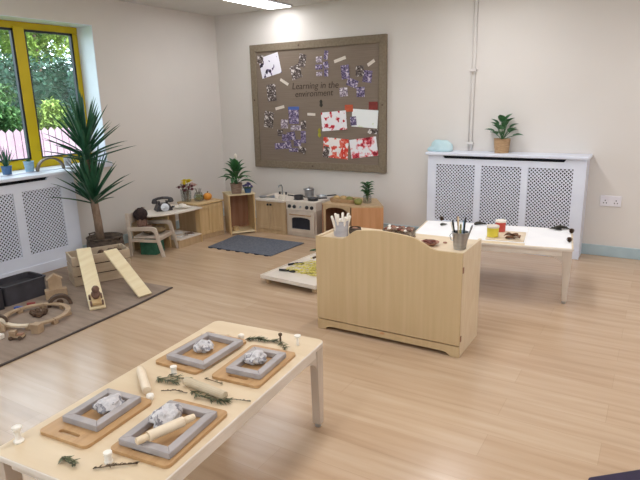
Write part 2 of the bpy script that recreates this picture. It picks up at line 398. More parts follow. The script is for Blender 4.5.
def cover(name, label, L, h, d, panels, zb, zt, loc, rotz, slot):
    """front faces local -y at y=-d, x 0..L"""
    t = thing(name, label, 'radiator cover', loc, rotz)
    MB().bx(-.02, L+.02, -d-.03, 0, h-.028, h).build('top_shelf', 'white', t, bevel=.006)
    f = MB()
    hs = [[(a, zb), (a, zt), (b, zt), (b, zb)] for a, b in panels] + [[(slot[0]+.02, h-.06), (slot[0], h-.033), (slot[1], h-.033), (slot[1]-.02, h-.06)]]
    f.prism([(0, 0), (L, 0), (L, h-.028), (0, h-.028)], -d, -d+.018, XZ, hs)
    f.build('front_panel', 'white', t, bevel=0)
    MB().bx(0, .018, -d+.018, 0, 0, h-.028).build('side_panel', 'white', t)
    MB().bx(L-.018, L, -d+.018, 0, 0, h-.028).build('side_panel', 'white', t)
    MB().bx(-.004, L+.004, -d-.012, -d, 0, .09).build('plinth', 'white', t, bevel=.003)
    MB().bx(.02, L-.02, -d+.045, -d+.05, .05, h-.035).build('shade_sheet', 'dark', t)  # dark sheet added to stand for the shaded interior behind the lattice
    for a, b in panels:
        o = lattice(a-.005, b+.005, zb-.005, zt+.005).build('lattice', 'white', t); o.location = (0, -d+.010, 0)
    return t
cover('radiator_cover', 'white radiator cover with three lattice panels on the back wall', 1.48, .95, .24, [(.085, .485), (.545, .925), (.985, 1.375)], .25, .83, (2.935, -.001, 0), 0, (.15, 1.31))
cover('radiator_cover', 'white lattice radiator cover under the yellow window', 2.0, .91, .20, [(.14, .53), (.60, 1.0), (1.07, 1.47), (1.54, 1.93)][::1], .19, .765, (0.0195, -2.42-2.0, 0), R(90), (.25, 1.73)) if False else None
# the left cover faces +x: local +x runs along world +y, local -y is world +x
PL = [(.09, .47), (.54, .93), (1.005, 1.375), (1.455, 1.83)]
lc = cover('radiator_cover', 'white lattice radiator cover under the yellow window', 1.98, .90, .18, PL, .19, .765, (.0195, -2.40-1.98, 0), R(90), (.2, 1.72))

# pipes on the back wall
pp = thing('heating_pipes', 'pair of thin painted pipes running up the back wall', 'pipe', (3.30, -.03, .955))
for dx in (-.018, .018):
    MB().tube([(dx, 0, 0), (dx, 0, H-.957)], .0055, 8).build('pipe', 'pipe', pp, smooth=True)
for z in (.06, .77):
    MB().bx(-.034, .034, -.012, .027, z, z+.025).build('pipe_clip', 'pipe', pp, bevel=.003)
so = thing('wall_socket', 'white double socket on the wall right of the radiator cover', 'socket', (4.62, 0, .525))
MB().bx(-.088, .088, -.012, -.0005, -.05, .05).build('socket_plate', 'socket', so, bevel=.004)
for dx in (-.045, .045):
    s_ = MB()
    for x, z in ((0, .005), (-.012, -.018), (.012, -.018)): s_.bx(dx+x-.004, dx+x+.004, -.0135, -.0122, z-.005, z+.005)
    s_.build('pin_holes', 'dark', so)
    MB().bx(dx-.008+.02, dx+.008+.02, -.016, -.0122, .022, .038).build('switch', 'socket', so, bevel=.001)

# ------------------------------------------------------------------ notice board
nb = thing('notice_board', 'large square brown notice board pinned with photos and paintings', 'notice board', (0, -.0005, 0))
bx0, bx1, bz0, bz1 = .558, 2.370, .680, 2.146
MB().bx(bx0+.05, bx1-.05, -.032, -.002, bz0+.05, bz1-.05).build('backing_board', 'hessian', nb)
fr = MB(); fw = .085
for poly in ([(bx0, bz0), (bx1, bz0), (bx1-fw, bz0+fw), (bx0+fw, bz0+fw)], [(bx0, bz1), (bx1, bz1), (bx1-fw, bz1-fw), (bx0+fw, bz1-fw)],
             [(bx0, bz0), (bx0, bz1), (bx0+fw, bz1-fw), (bx0+fw, bz0+fw)], [(bx1, bz0), (bx1, bz1), (bx1-fw, bz1-fw), (bx1-fw, bz0+fw)]):
    fr.prism(poly, -.048, -.002, XZ)
fr.build('board_frame', 'bframe', nb, bevel=.005)
for x, z in ((1.27, 2.10), (.60, 1.5), (2.33, 1.42), (1.42, .72)):
    MB().lathe([(.011, 0), (.011, .004), (.004, .008)], 10, at((x, -.047, z), R(90))).build('screw_cap', 'wood_dk', nb)
def words_(txt, x, z, size, rot):
    c = bpy.data.curves.new('lettering', 'FONT'); c.body = txt; c.size = size; c.extrude = .0008; c.shear = .15
    o = bpy.data.objects.new('lettering', c); col.objects.link(o); o.parent = nb
    bpy.context.view_layer.update()
    me = bpy.data.meshes.new_from_object(o.evaluated_get(bpy.context.evaluated_depsgraph_get()))
    bpy.data.objects.remove(o); me.materials.clear(); me.materials.append(M['ink'])
    o = bpy.data.objects.new('lettering', me); col.objects.link(o); o.parent = nb
    o.location = (x, -.0335, z); o.rotation_euler = (R(90), R(-rot), 0)
    lab(o, 'dark handwritten title')
words_('Learning in the', 1.15, 1.615, .105, 0)
words_('environment', 1.19, 1.525, .10, 1)
PAP = [
('painting','white sheet with black ink prints near the top left board corner','inkpic',0.847,1.899,0.294,0.240,12),
('photo_print','small photo overlapping the corner of the ink print sheet',1,0.710,1.975,0.085,0.092,-5),
('photo_print','tall photo below the ink print sheet',4,0.857,1.583,0.134,0.199,3),
('photo_print','tall photo nearest the board left edge at mid height',1,0.796,1.266,0.137,0.192,-8),
('paper_strip','slanted cream caption strip under the ink print sheet','strip',1.049,1.702,0.129,0.033,-30),
('photo_print','pale tilted photo of the upper left pair on the board',4,1.309,1.932,0.096,0.143,-15),
('photo_print','dark tilted photo of the upper left pair on the board',1,1.217,1.809,0.140,0.156,15),
('photo_print','top photo of the left file above the board title',2,1.537,1.931,0.079,0.065,0),
('photo_print','middle photo of the left file above the board title',5,1.532,1.850,0.093,0.054,0),
('photo_print','bottom photo of the left file above the board title',2,1.536,1.774,0.080,0.044,0),
('photo_print','top photo of the right file above the board title',3,1.627,1.975,0.052,0.096,-10),
('photo_print','middle photo of the right file above the board title',0,1.625,1.867,0.065,0.075,10),
('photo_print','bottom photo of the right file above the board title',3,1.629,1.781,0.052,0.076,0),
('paper_strip','long cream caption strip at the top middle of the board','strip',1.806,1.917,0.152,0.035,15),
('paper_strip','cream caption strip nearest the top right board corner','strip',2.191,1.863,0.095,0.035,30),
('paper_strip','cream caption strip above the left collage photo','strip',0.967,1.406,0.133,0.034,12),
('paper_strip','level cream caption strip right of the blue card','strip',1.415,1.325,0.110,0.03,-3),
('photo_print','arched dark photo top left in the right photo cluster',3,1.874,1.781,0.101,0.149,5),
('photo_print','slanting photo in the centre of the right cluster',0,1.960,1.661,0.137,0.085,-20),
('photo_print','pale topped photo at the top of the right cluster',4,2.054,1.784,0.098,0.115,0),
('photo_print','photo at the right side of the right cluster',3,2.145,1.723,0.109,0.125,-8),
('photo_print','photo at the lower left of the right cluster',2,1.849,1.567,0.102,0.097,5),
('photo_print','photo at the lower right of the right cluster',5,2.064,1.562,0.099,0.106,0),
('dried_leaf','small dark dried leaf pinned below the board title','darkleaf',1.550,1.447,0.067,0.090,0),
('painting','white painting with red splashes under the orange card','redpic',1.718,1.249,0.330,0.213,4),
('painting','nearly blank white painting under the dark red card','greenpic',2.110,1.275,0.322,0.195,-4),
('painting','painting with broad orange red strokes low on the board','redpic2',1.734,0.940,0.333,0.230,-4),
('painting','painting with red dabs in the lower right board corner','redpic3',2.098,0.955,0.339,0.212,8),
('card','orange card above the gap between two white paintings','orange_card',1.913,1.389,0.102,0.076,0),
('card','dark red card near the right edge of the board','red_card',2.217,1.413,0.109,0.085,0),
('photo_print','photo at the left corner of the red splash painting',1,1.613,1.204,0.094,0.125,-15),
('photo_print','photo at the left edge of the nearly blank painting',5,1.969,1.249,0.076,0.099,5),
('photo_print','photo at the left edge of the orange red painting',1,1.608,0.894,0.082,0.128,-10),
('photo_print','photo at the left edge of the red dab painting',4,1.978,0.915,0.077,0.102,0),
('photo_print','wide dark photo below the nearly blank painting',7,2.210,1.134,0.122,0.054,0),
('dried_leaf','yellow green leaf pinned left of the lower paintings','yleaf',1.518,1.112,0.068,0.115,0),
('photo_print','dark tall photo under the blue card',6,1.165,1.315,0.143,0.198,0),
('card','narrow blue card above the dark tall photo','bluecard',1.169,1.398,0.157,0.035,0),
('photo_print','small photo at the upper left of the low collage',2,1.026,1.214,0.103,0.107,0),
('photo_print','white wide photo below the dark tall photo',2,1.191,1.167,0.144,0.059,0),
('photo_print','narrow photo at the upper right of the low collage',1,1.299,1.203,0.071,0.105,0),
('photo_print','tall narrow photo at the right edge of the low collage',6,1.294,1.062,0.071,0.141,0),
('photo_print','tilted photo in the middle of the low collage',3,1.122,1.072,0.116,0.095,10),
('photo_print','wide violet photo at the lower left of the low collage',0,0.961,0.949,0.180,0.073,5),
('photo_print','tilted dark photo left of the low collage middle',6,1.036,1.047,0.100,0.084,-5),
('photo_print','violet photo right of the low collage middle',3,1.205,0.990,0.105,0.080,0),
('photo_print','bottom photo of the low collage',5,1.150,0.905,0.130,0.045,0),
('photo_print','slanted photo at the bottom right of the low collage',1,1.274,0.908,0.105,0.07,-20),
('photo_print','small photo at the left edge of the low collage',4,0.960,1.106,0.08,0.08,0),
('photo_print','tilted violet photo low in the low collage',0,1.073,0.963,0.09,0.08,12),
]
for i, (nm, lb, m, x, z, w_, h_, r_) in enumerate(PAP):
    mb = MB()
    if nm == 'dried_leaf':
        pts = [(w_/2*math.sin(PI*t)*(1 if s > 0 else -1) * (.7 + .3*math.sin(9*t)), h_*(t-.5)) for s in (1, -1) for t in ([k/8 for k in range(9)] if s > 0 else [1-k/8 for k in range(1, 8)])]
        mb.prism(pts, -.0015, 0, XZ)
    else:
        mb.prism([(-w_/2, -h_/2), (w_/2, -h_/2), (w_/2, h_/2), (-w_/2, h_/2)], -.0012, 0, XZ)
    o = mb.build(nm, PH[m] if isinstance(m, int) else m)
    o.location = (x, -.0335 - .0014*(1 + (i * 7) % 5), z); o.rotation_euler.y = R(-r_)
    tag(o, lb, {'painting': 'painting', 'photo_print': 'photo', 'paper_strip': 'paper strip', 'card': 'card', 'dried_leaf': 'leaf'}[nm], {'photo_print': 'photos on the notice board', 'painting': 'paintings on the notice board', 'paper_strip': 'caption strips on the notice board'}.get(nm))

# ------------------------------------------------------------------ low tables
def low_table(label, loc, rotz, L, W, h, topmat):
    """L along local x, W along local y"""
    t = thing('low_table', label, 'table', loc, rotz)
    MB().prism(rrect(-L/2, L/2, -W/2, W/2, .035), h-.022, h-.0008).build('tabletop', 'edge', t, bevel=.004)
    MB().prism(rrect(-L/2+.004, L/2-.004, -W/2+.004, W/2-.004, .032), h-.0008, h).build('top_face', topmat, t)
    for sy in (-1, 1):
        y = sy*(W/2-.022)
        MB().bx(-L/2+.075, L/2-.075, y-.010, y+.010, h-.062, h-.022).build('apron', 'edge', t, bevel=.003)
    for sx in (-1, 1):
        x = sx*(L/2-.035)
        MB().bx(x-.010, x+.010, -W/2+.06, W/2-.06, h-.062, h-.022).build('end_apron', 'edge', t, bevel=.003)
    for sx in (-1, 1):
        for sy in (-1, 1):
            x, y = sx*(L/2-.036), sy*(W/2-.030)
            g = MB()
            g.prism([(-.028, h-.022), (.028, h-.022), (.028, h-.1), (.017, .02), (-.017, .02), (-.028, h-.1)], -.020, .020, at((x, y, 0)) @ XZ)
            # curved gusset running into the apron
            pts = [(.028, h-.022), (.15, h-.022)] + [(.028 + .122*(1-math.sin(R(a))), h-.064 - .07*(1-math.cos(R(a)))) for a in range(0, 91, 15)]
            pts = [(-sx*p[0], p[1]) for p in pts]
            g.prism(pts, -.008, .008, at((x, sy*(W/2-.022), 0)) @ XZ)
            lg = g.build('leg', 'leg', t, bevel=.004)
            lg2 = MB().lathe([(.013, 0), (.015, .004), (.015, .021)], 14, at((x, y, 0))).build('foot', 'steel', lg)
    return t
NT = Vector((3.487, -4.320, 0)); NR = R(90 + 4.6)
low_table('low birch table with clay trays in the foreground', NT, NR, 1.20, .612, .43, 'tabletop')
TZ = .4302
ang = R(8); c8, s8 = math.cos(ang), math.sin(ang)
A0 = Vector((4.512, -1.525, 0))
AC = A0 + Vector((-c8*.6 - s8*.33, -s8*.6 + c8*.33, 0))
low_table('low birch table spread with white paper by the back radiator', AC, ang, 1.2, .66, .42, 'maple_h')
AZ = .4202
for k, (x, y, w_, h_, r_, lb) in enumerate(((-.370, 0.0, .425, .63, 0, 'white paper sheet at the left end of the art table'), (.055, .03, .422, .57, 0, 'white paper sheet in the middle of the art table, under the board'), (.4265, .0, .318, .63, 0, 'white paper sheet at the right end of the art table'))):
    o = MB().bx(-w_/2, w_/2, -h_/2, h_/2, 0, .0012).build('paper_sheet', 'paper')
    o.location = AC + Vector((c8*x - s8*y, s8*x + c8*y, AZ)); o.rotation_euler.z = ang + R(r_)
    tag(o, lb, 'paper', 'paper sheets on the art table')

# ------------------------------------------------------------------ clay trays on the near table
def board(label, x, y, L, W, rot):
    h = .012
    pts = rrect(-W/2, W/2, -L/2, L/2, .02)
    slot = rrect(-.045, .045, -L/2+.025, -L/2+.043, .0085)
    o = MB().prism(pts, 0, h, None, [slot]).build('chopping_board', 'bamboo', loc=(x, y, TZ), rotz=rot, bevel=.0015)
    return tag(o, label, 'chopping board', 'bamboo boards under the clay frames')
def pframe(label, x, y, L, W, rot, z=TZ+.0122):
    b, h = .029, .0235
    o = MB()
    a, c = W/2, L/2
    for q in ([(-a, -c), (a, -c), (a-b, -c+b), (-a+b, -c+b)], [(-a, c), (a, c), (a-b, c-b), (-a+b, c-b)], [(-a, -c), (-a, c), (-a+b, c-b), (-a+b, -c+b)], [(a, -c), (a, c), (a-b, c-b), (a-b, -c+b)]):
        o.prism(q, 0, h)
    o = o.build('picture_frame', 'frame', loc=(x, y, z), rotz=rot, bevel=.003)
    return tag(o, label, 'picture frame', 'grey frames holding clay')
def clay(label, x, y, sx, sy, sz, seed, rot=0, z=TZ+.0124):
    o = MB().blob((0, 0, sz*.86), (sx, sy, sz), .30, 1.7, seed, 4)
    for v in o.bm.verts:
        v.co += v.normal * 0 if False else Vector((noise.noise(v.co*55), noise.noise(v.co*55+Vector((9, 0, 0))), noise.noise(v.co*55+Vector((0, 9, 0))))) * .007
        v.co.z = max(v.co.z, 0)
    o = o.build('clay_lump', 'clay', loc=(x, y, z), rotz=rot)
    return tag(o, label, 'clay', 'speckled clay lumps')
board('bamboo board at the far left of the near table, under a big frame', 3.336, -4.068, .35, .235, R(2))
pframe('large grey frame at the far left of the near table', 3.363, -4.075, .268, .206, R(2))
clay('grey white clay lump in the far left frame', 3.350, -4.072, .043, .035, .027, 1.1, R(20))
board('bamboo board at the far right of the near table, under the smallest frame', 3.620, -4.060, .318, .224, R(5.5))
pframe('small grey frame at the far right of the near table', 3.634, -4.066, .215, .160, R(6))
clay('grey white clay lump filling the small far right frame', 3.622, -4.055, .045, .040, .029, 5.3, R(50))
board('bamboo board near the left table edge with its handle slot showing', 3.372, -4.638, .312, .225, R(5))
pframe('narrow grey frame near the left table edge', 3.372, -4.616, .210, .162, R(6))
clay('grey white clay lump in the narrow left frame', 3.385, -4.600, .038, .050, .029, 2.7, R(-10))
board('bamboo board at the near right table edge, under the rolling pin', 3.665, -4.574, .332, .236, R(6.5))
pframe('large grey frame at the near right, holding the rolling pin', 3.668, -4.584, .257, .203, R(7))
clay('grey white clay lump behind the handled rolling pin', 3.632, -4.560, .044, .056, .033, 8.9, R(-5))

def rod(name, label, cat, p, q, prof, mat, grp=None):
    """lathe laid from p to q; prof = [(radius, fraction)]"""
    p, q = Vector(p), Vector(q); d = q - p; L = d.length
    m = d.to_track_quat('Z', 'Y').to_matrix().to_4x4(); m.translation = (0, 0, 0)
    o = MB().lathe([(r, f_*L) for r, f_ in prof], 16, m).build(name, mat, smooth=False)
    o.location = p
    return tag(o, label, cat, grp)
body = [(.006, 0), (.016, .01), (.0175, .06), (.0175, .94), (.016, .99), (.006, 1)]
rp = thing('rolling_pin', 'pale rolling pin with handles resting across the near right frame', 'rolling pin', (3.672, -4.728, TZ+.0555))
dv = (Vector((3.732, -4.532, 0)) - Vector((3.672, -4.728, 0))); dl = dv.length; m_ = dv.to_track_quat('Z', 'Y').to_matrix().to_4x4()
MB().lathe([(.010, dl*.2), (.0168, dl*.205), (.0168, dl*.80), (.010, dl*.805)], 18, m_).build('roller', 'dowel', rp)
for a, b in ((0, .2), (.8, 1)):
    MB().lathe([(.004, dl*a), (.0115, dl*(a+.015)), (.0125, dl*(a+.1)), (.0105, dl*(b-.004))], 14, m_).build('handle', 'maple_h', rp)
TR = TZ + .0178
rod('wooden_dowel', 'short pale dowel roller lying at the left edge of the near table', 'rolling pin', (3.245, -4.335, TR), (3.405, -4.445, TR), body, 'dowel', 'dowel rollers')
rod('wooden_dowel', 'greyish dowel roller in the middle of the near table beside greenery', 'rolling pin', (3.475, -4.315, TR), (3.69, -4.330, TR), body, 'greydowel', 'dowel rollers')
thin = [(.004, 0), (.0085, .01), (.0085, .99), (.004, 1)]
rod('wooden_dowel', 'thin dowel at the far end of the near table beyond the frames', 'rolling pin', (3.205, -3.935, TZ+.009), (3.335, -3.885, TZ+.009), thin, 'dowel', 'dowel rollers')

SPOOL = [(.016, 0), (.017, .006), (.010, .012), (.009, .040), (.015, .047), (.0155, .056), (.008, .060)]
LOWSP = [(.013, 0), (.0135, .005), (.0115, .009), (.0115, .026), (.0135, .030), (.0135, .036), (.006, .037)]
KNOB = [(.009, 0), (.012, .004), (.015, .014), (.013, .022), (.005, .026)]
TPEG = [(.007, 0), (.0055, .006), (.005, .036), (.0145, .040), (.015, .047), (.006, .050)]
for x, y, pr, lb in ((3.262, -4.862, SPOOL, 'white wooden spool at the near left corner of the low table'), (3.612, -4.787, LOWSP, 'white cotton reel at the near end beside dried twigs'),
                 (3.440, -4.462, KNOB, 'white round knob between the left board and the front frame'), (3.395, -3.872, KNOB, 'white round knob at the far end of the thin dowel'),
                 (3.662, -3.803, TPEG, 'white mushroom peg at the far right corner of the low table'), (3.372, -4.275, LOWSP, 'small white reel behind the sprigs left of centre')):
    o = MB().lathe(pr, 16).build('wooden_peg', 'pegwhite', loc=(x, y, TZ), smooth=False); tag(o, lb, 'peg', 'white pegs and reels')
o = MB().lathe([(.005, 0), (.004, .02), (.009, .026), (.009, .034), (.004, .037)], 12).build('wooden_peg', 'stem', loc=(3.565, -3.800, TZ)); tag(o, 'dark slim peg at the far end of the low table', 'peg')

def sprig(label, pts, n, ll, mat='herb', z=TZ, lw=.006):
    p0 = Vector((pts[0][0], pts[0][1], z)); P_ = [Vector((x, y, z + .004 + .004*(i % 2))) - p0 for i, (x, y) in enumerate(pts)]
    o = MB().tube(P_, .0016, 5).build('herb_sprig', 'stem', loc=p0)
    f_ = MB(); r = random.Random(label)
    for k in range(int(n*.75)):
        t = r.random()*(len(P_)-1); i = min(int(t), len(P_)-2); p = P_[i].lerp(P_[i+1], t-i)
        dd = (P_[i+1]-P_[i]).normalized(); a = r.uniform(-1.1, 1.1)
        d = Vector((dd.x*math.cos(a)-dd.y*math.sin(a), dd.x*math.sin(a)+dd.y*math.cos(a), r.uniform(.0, .5)))
        f_.leaf(p, d, ll*r.uniform(.7, 1.2), lw, .1, 3)
    f_.build('leaflets', mat, o, recalc=False)
    return tag(o, label, 'sprig', 'herb sprigs on the low table')
sprig('bushy green sprig at the far end by the thin dowel', [(3.42, -3.875), (3.47, -3.85), (3.52, -3.842), (3.56, -3.825)], 110, .03)
sprig('short green sprig beside the white mushroom peg', [(3.575, -3.815), (3.61, -3.845), (3.64, -3.875)], 26, .03)
sprig('green sprig left of centre beside the left dowel', [(3.335, -4.33), (3.38, -4.34), (3.44, -4.325)], 60, .035)
sprig('second green sprig behind the middle dowel', [(3.36, -4.29), (3.40, -4.30), (3.45, -4.285)], 30, .03)
sprig('dark green sprig in front of the middle dowel', [(3.53, -4.345), (3.59, -4.362), (3.66, -4.355), (3.70, -4.345)], 80, .035)
sprig('bare dark twig pointing to the right table edge', [(3.66, -4.335), (3.72, -4.318), (3.78, -4.295)], 16, .012)
sprig('dry thin twig beside the far right board', [(3.51, -4.245), (3.555, -4.25), (3.60, -4.245)], 12, .012)
sprig('green sprig near the near left end of the low table', [(3.465, -4.845), (3.495, -4.855), (3.54, -4.850)], 34, .03, lw=.008)
sprig('dried twig at the near end beside the cotton reel', [(3.60, -4.835), (3.65, -4.795), (3.70, -4.75)], 40, .014, 'stem')
sprig('trail of dry crumbs and twig left of the front frame', [(3.43, -4.40), (3.48, -4.375), (3.53, -4.365)], 20, .01, 'stem')

# ------------------------------------------------------------------ storage cabinet in the middle
cb = thing('storage_cabinet', 'pale maple nursery cabinet with curved raised back in the middle', 'cabinet', (3.110, -2.742, 0))
Wc, Dc, Hc = .968, .385, .630
def hump_z(x):
    # raised centre of the back panel
    def sm(a, b, t): t = max(0, min(1, (t-a)/(b-a))); return t*t*(3-2*t)
    return .641 + .056*sm(.185, .300, x) - .056*sm(.665, .825, x) + .022*math.sin(PI*max(0, min(1, (x-.24)/.46)))*(1 if .24 < x < .70 else 0)
top = [(Wc*k/60, hump_z(Wc*k/60)) for k in range(61)]
MB().prism([(0, .078)] + [(Wc, .078)] + top[::-1], 0, .016, XZ).build('back_panel', 'maple', cb, bevel=.002)
arch = [(0, .070), (0, 0), (.055, 0), (.062, .010), (.080, .022), (.11, .026), (Wc-.11, .026), (Wc-.080, .022), (Wc-.062, .010), (Wc-.055, 0), (Wc, 0), (Wc, .070)]
MB().prism(arch, .004, .020, XZ).build('plinth', 'maple', cb, bevel=.002)
for x in (0, Wc-.018):
    MB().bx(x, x+.018, .0205, Dc, 0, .6415).build('side_panel', 'maple_h', cb, bevel=.002)
MB().bx(.0185, Wc-.0185, .0205, Dc, Hc-.018, Hc).build('top_shelf', 'maple_h', cb, bevel=.002)
for z in (.07, .32):
    MB().bx(.0185, Wc-.0185, .0205, Dc-.01, z, z+.016).build('shelf', 'maple_h', cb)
for z in (.10, .52):
    MB().bx(Wc, Wc+.004, .012, .030, z, z+.035).build('hinge_plate', 'brownwood', cb, bevel=.001)
MB().bx(.46, .50, -.0025, .0, .052, .066).build('maker_badge', 'brownwood', cb) if False else None
o = MB().prism(arc(.475, .058, .016, 0, 360, 12, .007)[:-1], .001, .0035, XZ).build('badge', 'orangewood', cb)
CZ = .6306
def pot(label, name, cat, x, y, z, r0, r1, h, mat, grp=None, th=.004, seg=24):
    o = MB().lathe([(r0*.97, 0), (r0, .002), (r1, h), (r1+.003, h), (r1+.003, h-.004+.006), (r1-th, h+.002), (r0-th, .006)], seg).build(name, mat, loc=(x, y, z), smooth=False)
    return tag(o, label, cat, grp)
bk = pot('small galvanised bucket of pens on the cabinet top right', 'metal_bucket', 'bucket', 4.020, -2.610, CZ, .036, .047, .10, 'steel')
MB().tube([(-.049, 0, .09), (-.062, 0, .075), (-.055, 0, .05), (-.043, 0, .045)], .003, 6).build('handle', 'steel', bk)
PENS = [('black', -.020, -.01, -.20, .02, .165, 'black pen'), ('darkred', -.012, .018, -.12, .1, .18, 'dark red brush'), ('dowel', -.002, -.012, -.05, -.05, .19, 'pale wooden brush'),
        ('paleblue', .010, .015, .02, .10, .16, 'pale blue pen'), ('black', .020, -.008, .07, -.02, .185, 'tall black marker'), ('veg', .006, -.024, .04, -.1, .15, 'olive green pen'),
        ('pegwhite', -.026, .006, -.28, .05, .15, 'white pen'), ('steel', .028, .010, .30, .05, .145, 'thin grey pen')]
for m, dx, dy, lx, ly, L, nm in PENS:
    d = Vector((lx, ly, 1)).normalized()
    rod('pen' if 'brush' not in nm else 'paint_brush', nm + ' standing in the galvanised bucket', 'brush' if 'brush' in nm else 'pen', (4.020+dx*.8, -2.610+dy*.8, CZ+.008), Vector((4.020+dx*.8, -2.610+dy*.8, CZ+.008)) + d*L, [(.003, 0), (.0045, .06), (.0045, .8), (.006, .84), (.0055, .94), (.002, 1)], m, 'pens in the bucket')
o = MB().lathe([(.025, 0), (.030, .003), (.054, .018), (.056, .022), (.050, .020), (.028, .006)], 24).build('shallow_dish', 'terracotta', loc=(3.835, -2.605, CZ)); tag(o, 'shallow terracotta dish on the cabinet beside the raised back', 'dish')
for k, (dx, dy, s) in enumerate(((-.02, .0, .022), (.012, .012, .02), (.006, -.018, .018))):
    o = MB().blob((0, 0, 0), (s, s*.8, s*.45), .3, 2, k+3.0).build('dried_petal', 'darkred', loc=(3.835+dx, -2.605+dy, CZ+.024)); tag(o, 'dark red dried piece in the terracotta dish', 'dried flower', 'dried pieces in the terracotta dish')
o = MB().lathe([(.012, 0), (.013, .003), (.010, .007), (.004, .008)], 14).build('button', 'terracotta', loc=(3.900, -2.52, CZ)); tag(o, 'small brown button on the cabinet between dish and bucket', 'button')
# jar of chalk sticks
jx, jy = 3.235, -2.625
j = pot('milky glass jar of white sticks on the cabinet top left', 'glass_jar', 'jar', jx, jy, CZ, .046, .051, .098, 'glassjar')
for k in range(11):
    a = k*2.4; rr = .012 + .02*((k*37) % 10)/10
    p = Vector((jx + rr*math.cos(a), jy + rr*math.sin(a), CZ+.008)); d = Vector((math.cos(a)*.30, math.sin(a)*.30, 1)).normalized()
    o = rod('white_stick', 'white chalky stick standing in the milky jar', 'stick', p, p + d*(.120 + .025*((k*53) % 10)/10), [(.006, 0), (.009, .03), (.0085, .97), (.005, 1)], 'chalk', 'white sticks in the milky jar')
o = MB().lathe([(.028, 0), (.036, .006), (.042, .030), (.038, .052), (.034, .052), (.038, .030), (.028, .010)], 22).build('wicker_pot', 'basket', loc=(3.312, -2.575, CZ)); tag(o, 'small dark wicker pot right of the milky jar', 'pot')
o = MB().blob((0, 0, .02), (.030, .030, .028), .5, 4, 3, 2).build('seed_head', 'brownwood', loc=(3.312, -2.575, CZ+.008)); tag(o, 'brown seed head inside the small wicker pot', 'seed head')
# divided basket behind the raised back
bs = thing('shell_basket', 'low glass box of shells behind the cabinet raised back', 'box', (3.590, -2.50, CZ))
MB().bx(-.095, .095, -.05, .05, 0, .006).build('base', 'brownwood', bs)
MB().bx(-.095, .095, -.05, -.046, .006, .055).bx(-.095, .095, .046, .05, .006, .055).bx(-.095, -.091, -.046, .046, .006, .055).bx(.091, .095, -.046, .046, .006, .055).build('wall_panels', 'glass', bs)
r = random.Random(3)
for k in range(26):
    x = -.108 + .031*(k % 8); y = (-.028, 0, .028)[(k//8) % 3]; z = .018 + .075
    o = MB().blob((0, 0, 0), (.016, .014, .011), .35, 2.5, k).build('shell', ('terracotta', 'chalk', 'mouse', 'wicker2', 'darkred')[k % 5], loc=(3.590+x*.72, -2.50+y, CZ+.053+r.uniform(-.004, .008)))
    tag(o, 'small mixed shell heaped in the glass box', 'shell', 'shells in the glass box')
o = MB().bx(-.089, .089, -.043, .043, .007, .046).build('shell_filling', 'shells', loc=(3.590, -2.50, CZ)); o['kind'] = 'stuff'; tag(o, 'mixed brown shells filling the glass box', 'shells')

# ------------------------------------------------------------------ art table things
def art(x, y): return Vector((x, y, AZ))
AZ2 = Vector((0, 0, .0015))
tr = MB().prism(rrect(-.14, .14, -.155, .155, .015), 0, .008).build('wooden_tray', 'dowel', loc=art(4.00, -1.345) + AZ2, rotz=ang, bevel=.002); tag(tr, 'flat pale wooden board under the paint tubs on the art table', 'board')
def tub(label, x, y, mat, lidmat, r, h):
    t = thing('paint_tub', label, 'paint tub', (x, y, AZ+.0105), 0, 'paint tubs')
    MB().lathe([(r*.93, 0), (r*.95, .003), (r, h*.82)], 24).build('tub_body', mat, t)
    MB().lathe([(r*1.06, h*.82), (r*1.06, h*.97), (r*.98, h)], 24).build('lid', lidmat, t, bevel=.001)
tub('yellow paint tub at the front of the art table board', 3.915, -1.425, 'yellowpot', 'strip', .045, .088)
tub('red paint tub with white lid behind the yellow tub', 3.925, -1.225, 'redpot', 'pegwhite', .040, .092)
for k, (x, y, s, a) in enumerate(((4.02, -1.45, .05, 0), (4.06, -1.42, .055, 60), (4.09, -1.39, .05, 150), (4.055, -1.385, .05, 220), (4.10, -1.43, .04, 300))):
    o = MB().leaf((0, 0, 0), (math.cos(R(a)), math.sin(R(a)), .25), s*1.5, s, .25, 6, .3).build('dried_leaf', 'brownleaf', loc=(x, y, AZ+.014+.004*k), recalc=False)
    sol = o.modifiers.new('thick', 'SOLIDIFY'); sol.thickness = .0015
    tag(o, 'curled brown dried leaf on the board beside the yellow tub', 'leaf', 'brown leaves beside the yellow tub')
for k, (x, y, s, a, lb) in enumerate(((4.290, -.925, .10, 10, 'black leaf at the back right of the art table'), (4.345, -.955, .08, 190, 'smaller black leaf crossing the back right leaf'), (3.665, -1.05, .09, 20, 'dark leaf at the back edge of the art table behind the tubs'), (3.42, -1.20, .06, 60, 'dark leaf at the left end of the art table'))):
    o = MB().leaf((0, 0, 0), (math.cos(R(a)), math.sin(R(a)), .2), s*1.2, s*.6, .15, 6, .35).build('dried_leaf', 'darkleaf', loc=(x, y, AZ+.003+.003*(k == 1)), recalc=False)
    sol = o.modifiers.new('thick', 'SOLIDIFY'); sol.thickness = .002
    tag(o, lb, 'leaf', 'dark leaves on the art table')
